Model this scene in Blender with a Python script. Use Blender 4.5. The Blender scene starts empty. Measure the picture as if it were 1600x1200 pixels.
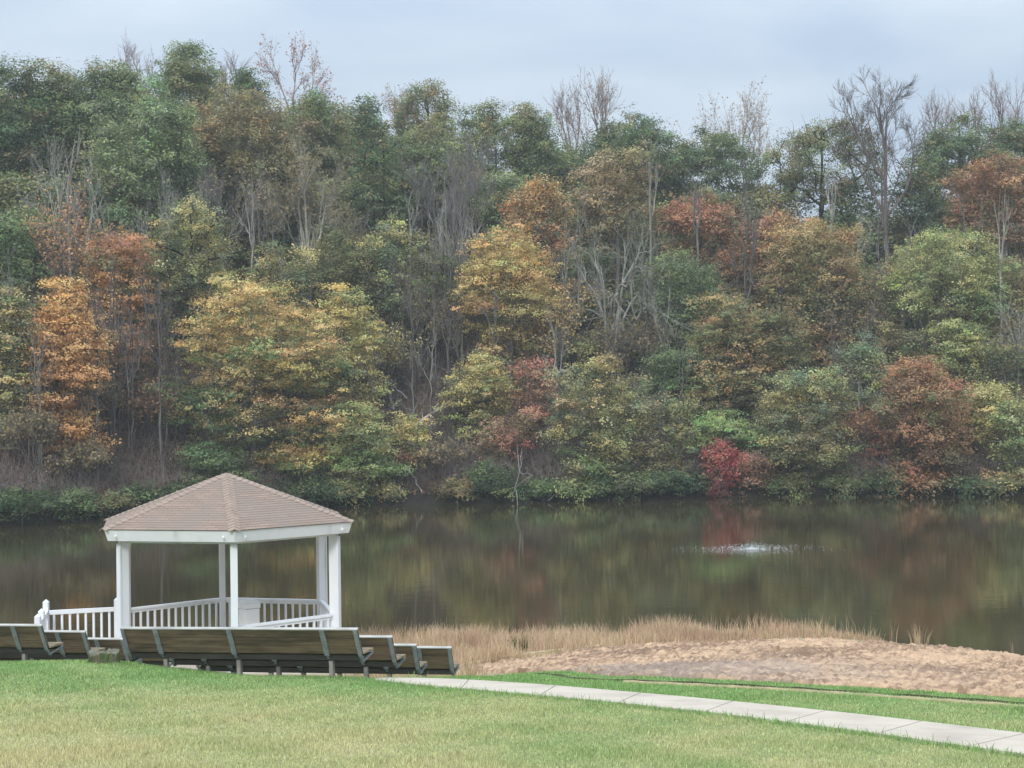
import bpy, math, numpy as np
from mathutils import Vector, Matrix
R = math.radians
sc = bpy.context.scene
col = sc.collection
rng = np.random.default_rng(11)

# ------------------------------------------------------------------ camera, sky, sun, exposure
CAM_Z, PITCH, ROLL, F = 6.2, R(1.166), R(0.875), 2311.0
cam = bpy.data.cameras.new('camera')
cam.sensor_width = 36; cam.lens = 36 * F / 1600
cam.clip_start = 0.1; cam.clip_end = 3000
cam_o = bpy.data.objects.new('camera', cam); col.objects.link(cam_o)
cam_o.location = (0, 0, CAM_Z); cam_o.rotation_euler = (R(90) + PITCH, ROLL, 0)
sc.camera = cam_o

w = bpy.data.worlds.new('World'); sc.world = w; w.use_nodes = True
N, L = w.node_tree.nodes, w.node_tree.links
bg = N['Background']; bg.inputs['Strength'].default_value = 0.1
SUN_EL, SUN_AZ = 34, 196                       # azimuth measured clockwise from +Y
sky = N.new('ShaderNodeTexSky'); sky.sky_type = 'NISHITA'; sky.sun_disc = False
sky.sun_elevation = R(SUN_EL); sky.sun_rotation = R(SUN_AZ)
sky.air_density = 1.0; sky.dust_density = 2.0
tc = N.new('ShaderNodeTexCoord'); sep = N.new('ShaderNodeSeparateXYZ')
L.new(tc.outputs['Generated'], sep.inputs[0])
up = N.new('ShaderNodeMapRange'); L.new(sep.outputs['Z'], up.inputs[0])   # overcast: zenith brighter than horizon
up.interpolation_type = 'SMOOTHSTEP'; up.inputs[1].default_value = 0.12; up.inputs[2].default_value = 1.0
up.inputs[3].default_value = 0.84; up.inputs[4].default_value = 2.85
mp = N.new('ShaderNodeMapping'); mp.inputs['Scale'].default_value = (1.6, 1.6, 5.0)
L.new(tc.outputs['Generated'], mp.inputs[0])
nz = N.new('ShaderNodeTexNoise'); nz.inputs['Scale'].default_value = 1.7; nz.inputs['Detail'].default_value = 5
nz.inputs['Roughness'].default_value = 0.45; nz.inputs['Distortion'].default_value = 0.4
L.new(mp.outputs[0], nz.inputs['Vector'])
rp = N.new('ShaderNodeValToRGB'); L.new(nz.outputs[0], rp.inputs[0])
rp.color_ramp.elements[0].position = 0.38; rp.color_ramp.elements[0].color = (4.75, 5.85, 7.3, 1)
rp.color_ramp.elements[1].position = 0.60; rp.color_ramp.elements[1].color = (6.7, 7.65, 8.6, 1)
sc_ = N.new('ShaderNodeVectorMath'); sc_.operation = 'SCALE'
L.new(rp.outputs[0], sc_.inputs[0]); L.new(up.outputs[0], sc_.inputs['Scale'])
mx = N.new('ShaderNodeMix'); mx.data_type = 'RGBA'; mx.inputs[0].default_value = 0.93
L.new(sky.outputs[0], mx.inputs[6]); L.new(sc_.outputs[0], mx.inputs[7])
L.new(mx.outputs[2], bg.inputs[0])

sl = bpy.data.lights.new('sun', 'SUN'); sl.energy = 1.6; sl.angle = R(14); sl.color = (1, .965, .9)
so = bpy.data.objects.new('sun', sl); col.objects.link(so)
sd = Vector((math.sin(R(SUN_AZ)) * math.cos(R(SUN_EL)), math.cos(R(SUN_AZ)) * math.cos(R(SUN_EL)), math.sin(R(SUN_EL))))
so.rotation_euler = sd.to_track_quat('Z', 'Y').to_euler(); so.location = (0, -20, 40)

vs = sc.view_settings; vs.view_transform = 'Standard'; vs.look = 'None'; vs.exposure = 0.25; vs.gamma = 1
vs.use_curve_mapping = False
cy = sc.cycles
cy.max_bounces = 6; cy.diffuse_bounces = 3; cy.glossy_bounces = 3; cy.transmission_bounces = 4
cy.volume_bounces = 1; cy.transparent_max_bounces = 6
cy.use_denoising = True
cy.use_adaptive_sampling = True; cy.adaptive_threshold = 0.012

# ------------------------------------------------------------------ helpers
CM = Matrix.Rotation(ROLL, 3, 'Y') @ Matrix.Rotation(R(90) + PITCH, 3, 'X')
def ray(u, v):
    return CM @ Vector(((u - 800) / F, -(v - 600) / F, -1))
def at(u, v, Y):
    """world point seen at photo pixel (u, v) at distance Y down the view axis"""
    d = ray(u, v); k = Y / d.y
    return Vector((d.x * k, Y, CAM_Z + d.z * k))

def tag(o, label=None, cat=None, group=None, kind=None):
    if label: o['label'] = label
    if cat: o['category'] = cat
    if group: o['group'] = group
    if kind: o['kind'] = kind
    return o
def empty(name, loc, rz=0):
    o = bpy.data.objects.new(name, None); col.objects.link(o)
    o.location = loc; o.rotation_euler = (0, 0, rz); o.empty_display_size = 0.3
    return o
def np_mesh(name, V, faces_n, idx, mat, parent=None, colors=None, smooth=False):
    """V (n,3); idx flat vertex indices; faces_n = vertices per face"""
    me = bpy.data.meshes.new(name)
    V = np.asarray(V, np.float32); idx = np.asarray(idx, np.int32).ravel()
    nf = len(idx) // faces_n
    me.vertices.add(len(V)); me.vertices.foreach_set('co', V.ravel())
    me.loops.add(len(idx)); me.loops.foreach_set('vertex_index', idx)
    me.polygons.add(nf)
    me.polygons.foreach_set('loop_start', np.arange(nf, dtype=np.int32) * faces_n)
    if smooth: me.polygons.foreach_set('use_smooth', np.ones(nf, bool))
    me.update(calc_edges=True)
    if colors is not None:
        a = me.color_attributes.new('Col', 'FLOAT_COLOR', 'POINT')
        c = np.ones((len(V), 4), np.float32); c[:, :3] = colors
        a.data.foreach_set('color', c.ravel())
    me.materials.append(mat)
    o = bpy.data.objects.new(name, me); col.objects.link(o)
    if parent: o.parent = parent
    return o
class MB:
    def __init__(s): s.v = []; s.f = []; s.uv = []
    def add(s, vs, fs, uvs=None):
        b = len(s.v); s.v += [tuple(p) for p in vs]
        for i, f in enumerate(fs):
            s.f.append([b + k for k in f])
            s.uv.append(uvs[i] if uvs else [(0, 0)] * len(f))
    def box(s, c, size, M=None):
        c = Vector(c); h = [k / 2 for k in size]; P = []
        for z in (-1, 1):
            for (x, y) in ((-1, -1), (1, -1), (1, 1), (-1, 1)):
                p = Vector((x * h[0], y * h[1], z * h[2]))
                if M: p = M @ p
                P.append(c + p)
        s.add(P, [(3, 2, 1, 0), (4, 5, 6, 7), (0, 1, 5, 4), (1, 2, 6, 5), (2, 3, 7, 6), (3, 0, 4, 7)])
    def bar(s, p0, p1, wd, ht, up=(0, 0, 1)):
        p0, p1 = Vector(p0), Vector(p1); d = (p1 - p0); l = d.length; d.normalize()
        x = d.cross(Vector(up)).normalized(); z = x.cross(d)
        M = Matrix((x, d, z)).transposed()
        s.box((p0 + p1) / 2, (wd, l, ht), M)
    def prism(s, poly, z0, z1):
        n = len(poly)
        P = [(p[0], p[1], z0) for p in poly] + [(p[0], p[1], z1) for p in poly]
        s.add(P, [tuple(range(n))[::-1], tuple(range(n, 2 * n))] + [(i, (i + 1) % n, n + (i + 1) % n, n + i) for i in range(n)])
    def tube(s, p0, p1, r0, r1, n=8):
        p0, p1 = Vector(p0), Vector(p1); d = (p1 - p0).normalized()
        a = d.cross(Vector((0, 0, 1)) if abs(d.z) < .9 else Vector((1, 0, 0))).normalized(); b = d.cross(a)
        P = [p + (a * math.cos(2 * math.pi * k / n) + b * math.sin(2 * math.pi * k / n)) * r for p, r in ((p0, r0), (p1, r1)) for k in range(n)]
        s.add(P, [(k, (k + 1) % n, n + (k + 1) % n, n + k) for k in range(n)] + [tuple(range(n))[::-1], tuple(range(n, 2 * n))])
    def build(s, name, mat, parent=None, bevel=0):
        me = bpy.data.meshes.new(name); me.from_pydata(s.v, [], s.f)
        uvl = me.uv_layers.new(name='UVMap')
        flat = [c for f in s.uv for q in f for c in q]
        uvl.data.foreach_set('uv', flat)
        me.materials.append(mat); me.update()
        o = bpy.data.objects.new(name, me); col.objects.link(o)
        if parent: o.parent = parent
        if bevel:
            m = o.modifiers.new('bevel', 'BEVEL'); m.width = bevel; m.segments = 2; m.limit_method = 'ANGLE'
        return o

def mat(name, rough=0.8, spec=0.3):
    m = bpy.data.materials.new(name); m.use_nodes = True
    b = m.node_tree.nodes['Principled BSDF']
    b.inputs['Roughness'].default_value = rough; b.inputs['Specular IOR Level'].default_value = spec
    return m, m.node_tree.nodes, m.node_tree.links, b
def noise(N, L, scale, detail=4, vec=None, rough=.55, stretch=None, coord='Object'):
    t = N.new('ShaderNodeTexCoord'); out = t.outputs[coord] if vec is None else vec
    if stretch:
        mpp = N.new('ShaderNodeMapping'); mpp.inputs['Scale'].default_value = stretch
        L.new(out, mpp.inputs[0]); out = mpp.outputs[0]
    n = N.new('ShaderNodeTexNoise'); n.inputs['Scale'].default_value = scale
    n.inputs['Detail'].default_value = detail; n.inputs['Roughness'].default_value = rough
    L.new(out, n.inputs['Vector']); return n.outputs[0]
def ramp(N, L, fac, stops):
    r = N.new('ShaderNodeValToRGB'); L.new(fac, r.inputs[0])
    e = r.color_ramp.elements
    while len(e) < len(stops): e.new(0.5)
    for k, (p, c) in enumerate(stops): e[k].position = p; e[k].color = (*c, 1)
    return r.outputs[0]
def mixc(N, L, fac, a, b, mode='MIX'):
    m = N.new('ShaderNodeMix'); m.data_type = 'RGBA'; m.blend_type = mode
    for i, v in ((0, fac), (6, a), (7, b)):
        if hasattr(v, 'links'): L.new(v, m.inputs[i])
        elif isinstance(v, tuple): m.inputs[i].default_value = (*v, 1)
        else: m.inputs[i].default_value = v
    return m.outputs[2]
def bump(N, L, b, h, strength, dist):
    n = N.new('ShaderNodeBump'); n.inputs['Strength'].default_value = strength; n.inputs['Distance'].default_value = dist
    L.new(h, n.inputs['Height']); L.new(n.outputs[0], b.inputs['Normal'])

def simple(name, stops, scale, rough=.8, detail=5, stretch=None, bs=0, bd=.01, bscale=None, spec=.3, coord='Object'):
    m, N, L, b = mat(name, rough, spec)
    L.new(ramp(N, L, noise(N, L, scale, detail, stretch=stretch, coord=coord), stops), b.inputs['Base Color'])
    if bs: bump(N, L, b, noise(N, L, bscale or scale * 3, 6, stretch=stretch, coord=coord), bs, bd)
    return m

M = {}
M['white'] = simple('white_paint', [(.22, (.50, .51, .50)), (.42, (.72, .73, .755)), (.75, (.78, .785, .81))], 2.5, .5, 8, (1, 1, .3), .15, .004, 30)
M['white_plastic'] = simple('white_plastic', [(.3, (.80, .80, .80)), (.7, (.86, .86, .86))], 4, .45)
M['wood'] = simple('weathered_wood', [(.25, (.020, .021, .015)), (.42, (.070, .053, .032)), (.58, (.135, .097, .060)), (.78, (.165, .138, .105))], 3.6, .85, 8, (.35, 1, 3.2), .5, .006, 9)
M['shade_wood'] = simple('under_seat_shade_wood', [(.3, (.016, .017, .014)), (.7, (.045, .042, .033))], 3, .85, 6, (.4, 1, 2), .3, .004)  # near-black tone paints the shade under the seat into the frame
M['wood_top'] = simple('grey_weathered_wood', [(.25, (.22, .21, .19)), (.6, (.43, .41, .38)), (.8, (.54, .52, .48))], 5, .9, 8, (.4, 2, 2), .3, .004)
M['seat_wood'] = simple('seat_wood', [(.25, (.13, .10, .065)), (.55, (.27, .20, .13)), (.8, (.40, .32, .23))], 4, .85, 8, (.4, 3, 2), .4, .005)
M['steel'] = simple('galvanised_steel', [(.3, (.12, .135, .145)), (.6, (.19, .21, .225)), (.8, (.27, .29, .30))], 12, .5, 6, None, .2, .002, spec=.5)
M['post'] = simple('bench_post', [(.3, (.12, .105, .09)), (.55, (.24, .215, .19)), (.75, (.36, .34, .32))], 7, .85, 8, (1, 1, .3), .4, .005)
M['concrete'] = simple('concrete', [(.25, (.40, .335, .265)), (.5, (.50, .425, .34)), (.75, (.56, .48, .39))], 1.4, .9, 9, None, .25, .004, 40)
M['joint'] = simple('joint_soil', [(.3, (.14, .115, .09)), (.7, (.22, .18, .14))], 9)
M['timber'] = simple('pale_timber', [(.3, (.42, .33, .2)), (.7, (.60, .50, .33))], 6, .85, 6, (1, 1, 1), .3)
M['soil'] = simple('dark_soil', [(.3, (.05, .035, .025)), (.7, (.11, .075, .05))], 14, .95, 6, None, .6, .01)
M['pin'] = simple('dark_fitting', [(.3, (.35, .35, .36)), (.7, (.5, .5, .5))], 5, .5)

def shingle_mat(name, base):
    m, N, L, b = mat(name, .9, .2)
    t = N.new('ShaderNodeTexCoord')
    br = N.new('ShaderNodeTexBrick'); L.new(t.outputs['UV'], br.inputs['Vector'])
    br.inputs['Scale'].default_value = 1; br.inputs['Brick Width'].default_value = .30; br.inputs['Row Height'].default_value = .137
    br.inputs['Mortar Size'].default_value = .009; br.inputs['Mortar Smooth'].default_value = .2
    br.offset = .5; br.inputs['Bias'].default_value = 0
    d = [c * .80 for c in base]; e = [min(1, c * 1.14) for c in base]
    br.inputs['Color1'].default_value = (*d, 1); br.inputs['Color2'].default_value = (*e, 1)
    br.inputs['Mortar'].default_value = (*[c * .45 for c in base], 1)
    st = noise(N, L, 1.1, 6); f = ramp(N, L, st, [(.40, (0, 0, 0)), (.66, (1, 1, 1))])
    c = mixc(N, L, f, br.outputs['Color'], (.19, .15, .125))
    g = noise(N, L, 130, 3); c2 = mixc(N, L, .35, c, ramp(N, L, g, [(.3, (.12, .09, .075)), (.7, (.52, .41, .33))]))
    L.new(c2, b.inputs['Base Color']); bump(N, L, b, g, .3, .004)
    return m
M['shingle'] = shingle_mat('brown_shingles', (.265, .18, .137))
M['ridge'] = simple('ridge_shingles', [(.3, (.25, .185, .145)), (.7, (.34, .255, .205))], 5, .9, 6, None, .3, .004, 90)

def leaf_mat():
    m = bpy.data.materials.new('leaves'); m.use_nodes = True
    N, L = m.node_tree.nodes, m.node_tree.links; N.clear()
    out = N.new('ShaderNodeOutputMaterial'); a = N.new('ShaderNodeAttribute'); a.attribute_name = 'Col'
    d = N.new('ShaderNodeBsdfDiffuse'); t = N.new('ShaderNodeBsdfTranslucent'); x = N.new('ShaderNodeMixShader')
    x.inputs[0].default_value = .28
    L.new(a.outputs[0], d.inputs[0]); L.new(a.outputs[0], t.inputs[0])
    L.new(d.outputs[0], x.inputs[1]); L.new(t.outputs[0], x.inputs[2]); L.new(x.outputs[0], out.inputs[0])
    return m
M['leaf'] = leaf_mat()
def bark_mat():
    m, N, L, b = mat('bark', .95, .1)
    a = N.new('ShaderNodeAttribute'); a.attribute_name = 'Col'
    n = noise(N, L, 3.0, 6, stretch=(1, 1, .25))
    c = mixc(N, L, 1.0, a.outputs[0], ramp(N, L, n, [(.3, (.55, .55, .55)), (.7, (1.25, 1.25, 1.2))]), 'MULTIPLY')
    L.new(c, b.inputs['Base Color'])
    return m
M['bark'] = bark_mat()
def attr_mat(name, rough, nscale, lo, hi, bs=0, bd=.01, bscale=20):
    m, N, L, b = mat(name, rough, .15)
    a = N.new('ShaderNodeAttribute'); a.attribute_name = 'Col'
    n = noise(N, L, nscale, 8, rough=.65)
    L.new(mixc(N, L, 1.0, a.outputs[0], ramp(N, L, n, [(.3, (lo,) * 3), (.7, (hi,) * 3)]), 'MULTIPLY'), b.inputs['Base Color'])
    if bs: bump(N, L, b, noise(N, L, bscale, 6), bs, bd)
    return m
M['ground'] = attr_mat('lawn_ground', .95, 7, .7, 1.25, .5, .02, 25)
M['sand'] = attr_mat('sand', .95, 3.2, .78, 1.14, .6, .03, 9)
M['hill'] = attr_mat('leaf_litter', .95, 2.2, .45, 1.5, .8, .12, 5)

def vnoise(P, seed, freq):
    """cheap smooth pseudo noise in -1..1 for arrays of points"""
    r = np.random.default_rng(seed); out = 0
    P = np.asarray(P)
    for k in range(6):
        d = r.normal(size=P.shape[1]); d /= np.linalg.norm(d)
        out = out + np.sin(P @ d * freq * (.6 + .25 * k) + r.uniform(0, 6.28)) * np.sin(P @ np.roll(d, 1) * freq * .7 + r.uniform(0, 6.28))
    return out / 2.2

# ------------------------------------------------------------------ near bank: one height field through surveyed points
CP = [(0, 0, 4.56), (-8, 0, 4.75), (8, 0, 4.35), (0, -12, 6.0), (-14, -6, 5.6), (14, -6, 4.9), (-18, 6, 4.5), (16, 6, 3.6),
      (-5.0, 14.4, 2.84), (0, 14.4, 2.77), (4.9, 14.2, 2.72), (-9, 18, 2.52), (-3, 20, 2.28), (-14, 24, 2.22),
      (-8.65, 25, 2.07), (-5.7, 24.5, 1.96), (-3.2, 25.6, 1.70), (-1.9, 25.5, 1.66), (-1.7, 23.5, 1.88),
      (2.73, 21, 2.09), (2.3, 19.2, 2.27), (5.88, 17, 2.41), (5.4, 15.2, 2.60), (7.44, 21.5, 1.96), (3.25, 25.1, 1.68), (0, 26.4, 1.55), (9.5, 17, 2.25), (13, 22, 1.75),
      (-4.8, 26.0, 1.68), (-3.5, 27.4, 1.32), (-2.8, 28.6, 1.0), (-2.2, 30, .72), (-7, 27, 1.78), (-6, 29, 1.1), (-5, 31, .66),
      (-11.0, 28.6, 1.50), (-10.5, 30, 1.16), (-10, 31.2, .86), (-9.5, 32.4, .62), (-14, 30, 1.3), (-15, 33, .7),
      (-7, 34, .48), (-7, 37.5, .40), (-12, 35, .48), (-3.6, 34.5, .46), (-16, 36, .4),
      (-1, 33, .70), (1.2, 31, 1.0), (3.4, 34, .80), (6, 30, 1.25), (9, 29, 1.1), (8, 36, .62), (12, 32, .62),
      (12.8, 36.7, .0), (8, 40.5, .0), (3.4, 39.8, .0), (-1.8, 40.6, .0), (-7, 39.8, .02), (-14, 39.6, .0), (20, 34, .0), (-22, 38, .0),
      (12.5, 40, -.6), (8, 44, -.6), (-1.8, 44, -.6), (-7, 44, -.6), (-14, 44, -.6), (20, 38, -.6), (20, 26, .9), (-22, 26, 2.3), (22, 12, 2.6)]
CP = np.array(CP, float)
def _U(r2): return np.where(r2 > 1e-12, r2 * np.log(np.maximum(r2, 1e-12)) * .5, 0)
_n = len(CP)
_K = _U(((CP[:, None, :2] - CP[None, :, :2]) ** 2).sum(-1)) + np.eye(_n) * .35
_P = np.c_[np.ones(_n), CP[:, :2]]
_W = np.linalg.solve(np.block([[_K, _P], [_P.T, np.zeros((3, 3))]]), np.r_[CP[:, 2], 0, 0, 0])
def ground(x, y):
    x = np.clip(np.asarray(x, float), -24, 24); y = np.clip(np.asarray(y, float), -14, 46)
    sh = np.broadcast(x, y).shape
    x = np.broadcast_to(x, sh).ravel(); y = np.broadcast_to(y, sh).ravel(); z = np.empty(len(x))
    for i in range(0, len(x), 40000):
        a, b = x[i:i + 40000], y[i:i + 40000]
        d2 = (a[:, None] - CP[None, :, 0]) ** 2 + (b[:, None] - CP[None, :, 1]) ** 2
        z[i:i + 40000] = _U(d2) @ _W[:_n] + _W[_n] + _W[_n + 1] * a + _W[_n + 2] * b
    return np.maximum(z, -.8).reshape(sh)
def gz(x, y): return float(ground(np.array([x]), np.array([y]))[0])
def gp(u, v, y0=12, y1=46):
    """first point of the bank seen at a photo pixel"""
    d = ray(u, v); ys = np.linspace(y0, y1, 700); k = ys / d.y
    dz = CAM_Z + d.z * k - ground(d.x * k, ys)
    i = int(np.argmax(dz <= 0)) if (dz <= 0).any() else int(np.argmin(dz))
    return (d.x * k[i], ys[i])
def inside(poly, x, y):
    poly = np.asarray(poly); x = np.asarray(x); y = np.asarray(y); c = np.zeros(x.shape, bool); j = len(poly) - 1
    for i in range(len(poly)):
        xi, yi = poly[i]; xj, yj = poly[j]
        m = ((yi > y) != (yj > y)) & (x < (xj - xi) * (y - yi) / (yj - yi + 1e-12) + xi)
        c ^= m; j = i
    return c
def grid_faces(nx, ny):
    i = np.arange((nx - 1) * (ny - 1)); a = (i // (nx - 1)) * nx + i % (nx - 1)
    return np.c_[a, a + 1, a + nx + 1, a + nx]

SAND_LO = [gp(*p) for p in ((728, 1046), (800, 1052), (950, 1056), (1100, 1060), (1350, 1074), (1600, 1091))]
SAND_HI = [gp(*p) for p in ((1600, 1027), (1500, 1016), (1400, 1009), (1300, 1003), (1220, 1004), (1050, 1008), (960, 1013), (850, 1026))]
SAND = SAND_LO + [(SAND_LO[-1][0] + 5, SAND_LO[-1][1] - 1.5), (16, 34.6)] + SAND_HI
# sidewalk: centre line as the photo shows it
far_e = [gp(*p) for p in ((720, 1064.5), (860, 1073.5), (1100, 1095), (1350, 1121), (1600, 1150))]
near_e = [gp(*p) for p in ((720, 1079), (860, 1091), (1100, 1116), (1350, 1148), (1600, 1183))]
far_e = [tuple(2.1 * np.array(far_e[0]) - 1.1 * np.array(far_e[1]))] + far_e
near_e = [tuple(2.1 * np.array(near_e[0]) - 1.1 * np.array(near_e[1]))] + near_e
def resample(P, n):
    P = np.array(P); s = np.r_[0, np.cumsum(np.linalg.norm(np.diff(P, axis=0), axis=1))]
    t = np.linspace(0, s[-1], n); return np.c_[np.interp(t, s, P[:, 0]), np.interp(t, s, P[:, 1])]
def extend(P, d): P = [tuple(p) for p in P]; a, b = np.array(P[-2]), np.array(P[-1]); return P + [tuple(b + (b - a) / np.linalg.norm(b - a) * d)]
far_e, near_e = extend(far_e, 7), extend(near_e, 5)
PATH = far_e + near_e[::-1]
APRON = [(-13.2, 33.0), (-8.5, 32.9), (-3.1, 32.5), (-2.9, 33.4), (-4.2, 35.3), (-7, 38.2), (-9.6, 37.2), (-13.4, 35.6)]
# dry belt between lawn / sand and water
def shore_dry(x, y):
    lim = np.interp(x, [-20, -9, -4, -2.2, -.8, 1, 4, 8, 12, 20], [33.5, 33.2, 31.6, 29.4, 29.2, 30.5, 33.6, 35.2, 34.5, 30])
    return np.clip((y - lim) / .8, 0, 1)

GREEN, GREEN2, TAN, DIRT = (np.array(c) for c in ((.205, .335, .11), (.285, .40, .16), (.56, .49, .265), (.42, .32, .20)))
def lawn_color(x, y, r):
    P = np.c_[x, y * .55]
    n = vnoise(P, 3, .55) * .55 + vnoise(P, 4, 1.7) * .35 + vnoise(P, 5, 5.0) * .25
    near = np.interp(y, [13, 17, 21, 24], [.84, .78, .42, .0]) * np.interp(x, [-8, 0, 3, 6], [1, .92, .6, .35])
    t = np.clip(near + n * .42 + r.normal(0, .16, len(x)) - .05, 0, 1)[:, None]
    g = np.clip(.5 + n * .5 + r.normal(0, .25, len(x)), 0, 1)[:, None]
    return (GREEN * (1 - g) + GREEN2 * g) * (1 - t) + TAN * t

gx = np.r_[-160, -110, -70, -45, -34, np.arange(-28, 28.01, .3), 34, 45, 70, 110, 160]
gy = np.r_[-120, -70, -35, -20, np.arange(-13, 46.1, .3)]
X, Y = np.meshgrid(gx, gy); x, y = X.ravel(), Y.ravel()
Z = ground(x, y) + vnoise(np.c_[x, y], 9, 1.3) * .003 - .010
cc = lawn_color(x, y, rng) * .72
dry = shore_dry(x, y)[:, None]; cc = cc * (1 - dry) + DIRT * dry * .8
np_mesh('ground', np.c_[x, y, Z], 4, grid_faces(len(gx), len(gy)), M['ground'], colors=cc, smooth=True)['kind'] = 'structure'

# sand, raked into furrows
sx = np.arange(-2.6, 16.5, .05); sy = np.arange(19, 42, .06)
X, Y = np.meshgrid(sx, sy); x, y = X.ravel(), Y.ravel()
P2 = np.c_[x, y]
ins = inside(SAND, x + vnoise(P2, 33, 2.2) * .12, y + vnoise(P2, 34, 2.5) * .14)
wob = vnoise(P2, 21, .8) * 1.2
ridge = np.abs(np.sin(y * 5.2 + x * 1.1 + wob * 2 + vnoise(P2, 29, 3.1) * 1.1)) ** .7
P3 = P2 * np.array([.75, 1.15])
h = .04 + .02 * (1 - ridge) + .02 * vnoise(P3, 22, 2.6) + .022 * vnoise(P3, 23, 8.5) + .026 * vnoise(P3, 24, 17) - .055 * np.maximum(0, .30 - np.abs(vnoise(P3, 35, 11))) / .30 * (vnoise(P2, 36, 1.6) > -.15) + .020 * rng.normal(size=len(x))
Z = ground(x, y) + np.where(ins, np.maximum(h, .012), -.06)
n = vnoise(P2, 25, .9)[:, None] * .5 + rng.normal(0, .12, (len(x), 1))
mott = np.clip(.62 + .45 * vnoise(P3, 27, 9) + .6 * vnoise(P3, 28, 27) + .5 * vnoise(P2, 31, .9) + rng.normal(0, .25, len(x)), 0, 1)[:, None]
sand_c = (np.array((.525, .35, .222)) * mott + np.array((.23, .145, .095)) * (1 - mott)) * (1 + .12 * n)
gc = np.array(gp(1040, 1048)); g2 = np.array(gp(1200, 1052))
gr = np.exp(-((P2 - gc) ** 2 / np.array([1.6, 1.0]) ** 2).sum(1)) + .35 * np.exp(-((P2 - g2) ** 2 / np.array([3.2, 2.2]) ** 2).sum(1))
gr = np.clip(gr * (1 + .6 * vnoise(P2, 26, 4)), 0, .5)[:, None]
sand_c = sand_c * (1 - gr) + np.array((.29, .24, .205)) * gr
fc = grid_faces(len(sx), len(sy)); fc = fc[ins[fc].any(1)]
used, inv = np.unique(fc, return_inverse=True)
np_mesh('sand', np.c_[x, y, Z][used], 4, inv.reshape(-1, 4), M['sand'], colors=sand_c[used], smooth=True)['kind'] = 'structure'

# sidewalk: slabs with open joints on a bed of soil
def u_of(p):
    q = CM.transposed() @ Vector((p[0], p[1], gz(*p) - CAM_Z)); return 800 + F * q.x / -q.z
UF, UN = np.array([u_of(p) for p in far_e]), np.array([u_of(p) for p in near_e])
def edge_at(P, U, u): P = np.array(P); return np.stack([np.interp(u, U, P[:, 0]), np.interp(u, U, P[:, 1])], -1)
JN = np.array([float(UN[0]), 720, 845, 972, 1102, 1236, 1375, 1520, 1672, 1830, 1990])
nseg = len(JN) - 1
un = np.concatenate([np.linspace(JN[k], JN[k + 1], 9)[:-1] for k in range(nseg)] + [JN[-1:]])
uf = np.maximum(un + 47 + (un - 1102) * .088, UF[0])
A_, B_ = edge_at(far_e, UF, uf), edge_at(near_e, UN, un)
mb = MB(); bed = MB()
def path_z(p): return gz(p[0], p[1]) + .035
for k in range(nseg):
    a, b = A_[k * 8:(k + 1) * 8 + 1].copy(), B_[k * 8:(k + 1) * 8 + 1].copy()
    for q in (a, b):
        d = q[1] - q[0]; q[0] += d / np.linalg.norm(d) * .011; d = q[-1] - q[-2]; q[-1] -= d / np.linalg.norm(d) * .011
    V = []
    for i in range(9):
        za, zb = path_z(a[i]), path_z(b[i])
        V += [(a[i][0], a[i][1], za), (b[i][0], b[i][1], zb), (a[i][0], a[i][1], za - .14), (b[i][0], b[i][1], zb - .14)]
    Fc = []
    for i in range(8):
        o = 4 * i
        Fc += [(o, o + 1, o + 5, o + 4), (o + 1, o + 3, o + 7, o + 5), (o + 2, o, o + 4, o + 6)]
    Fc += [(0, 2, 3, 1), (32, 33, 35, 34)]
    mb.add(V, Fc)
V = []
for i in range(len(A_)):
    V += [(A_[i][0], A_[i][1], path_z(A_[i]) - .022), (B_[i][0], B_[i][1], path_z(B_[i]) - .022)]
bed.add(V, [(2 * i, 2 * i + 1, 2 * i + 3, 2 * i + 2) for i in range(len(A_) - 1)])
tag(mb.build('sidewalk', M['concrete']), kind='structure')
tag(bed.build('sidewalk_bed', M['joint']), kind='structure')
mb = MB(); mb.prism(APRON, .30, .575)
tag(mb.build('concrete_path', M['concrete']), kind='structure')

# garden edging beyond the walk: a pale strip with a soil groove
edge_px = [(975, 1066), (1100, 1072), (1250, 1080.5), (1400, 1091), (1600, 1106)]
groove_px = [(770, 1057), (900, 1061), (1100, 1068), (1250, 1076), (1400, 1086), (1600, 1100)]
def ribbon(px, wd, z0, z1, name, m):
    P = resample(extend([gp(*p) for p in px], 3), 60); b = MB()
    V = []
    for i in range(60):
        d = P[min(i + 1, 59)] - P[max(i - 1, 0)]; d /= np.linalg.norm(d); nn = np.array([-d[1], d[0]]) * wd / 2
        wv = .006 * math.sin(i * 1.7)
        for q in (P[i] + nn, P[i] - nn):
            z = gz(*q); V += [(q[0], q[1], z + z0), (q[0], q[1], z + z1 + wv)]
    Fc = []
    for i in range(59):
        o = 4 * i
        Fc += [(o + 1, o + 3, o + 7, o + 5), (o, o + 1, o + 5, o + 4), (o + 2, o + 6, o + 7, o + 3)]
    b.add(V, Fc + [(0, 2, 3, 1)])
    return b.build(name, m)
tag(ribbon(edge_px, .045, -.05, .032, 'garden_edging', M['timber']), 'thin pale yellow edging strip running through the lawn beside the sand', 'edging')
tag(ribbon(groove_px, .06, -.05, .02, 'soil', M['soil']), kind='structure')
tag(ribbon([(718, 1044), (760, 1036), (812, 1027)], .14, -.05, .07, 'timber_edging', M['timber']), 'short pale timber edging between the dry grass and the sand', 'edging')

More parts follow.
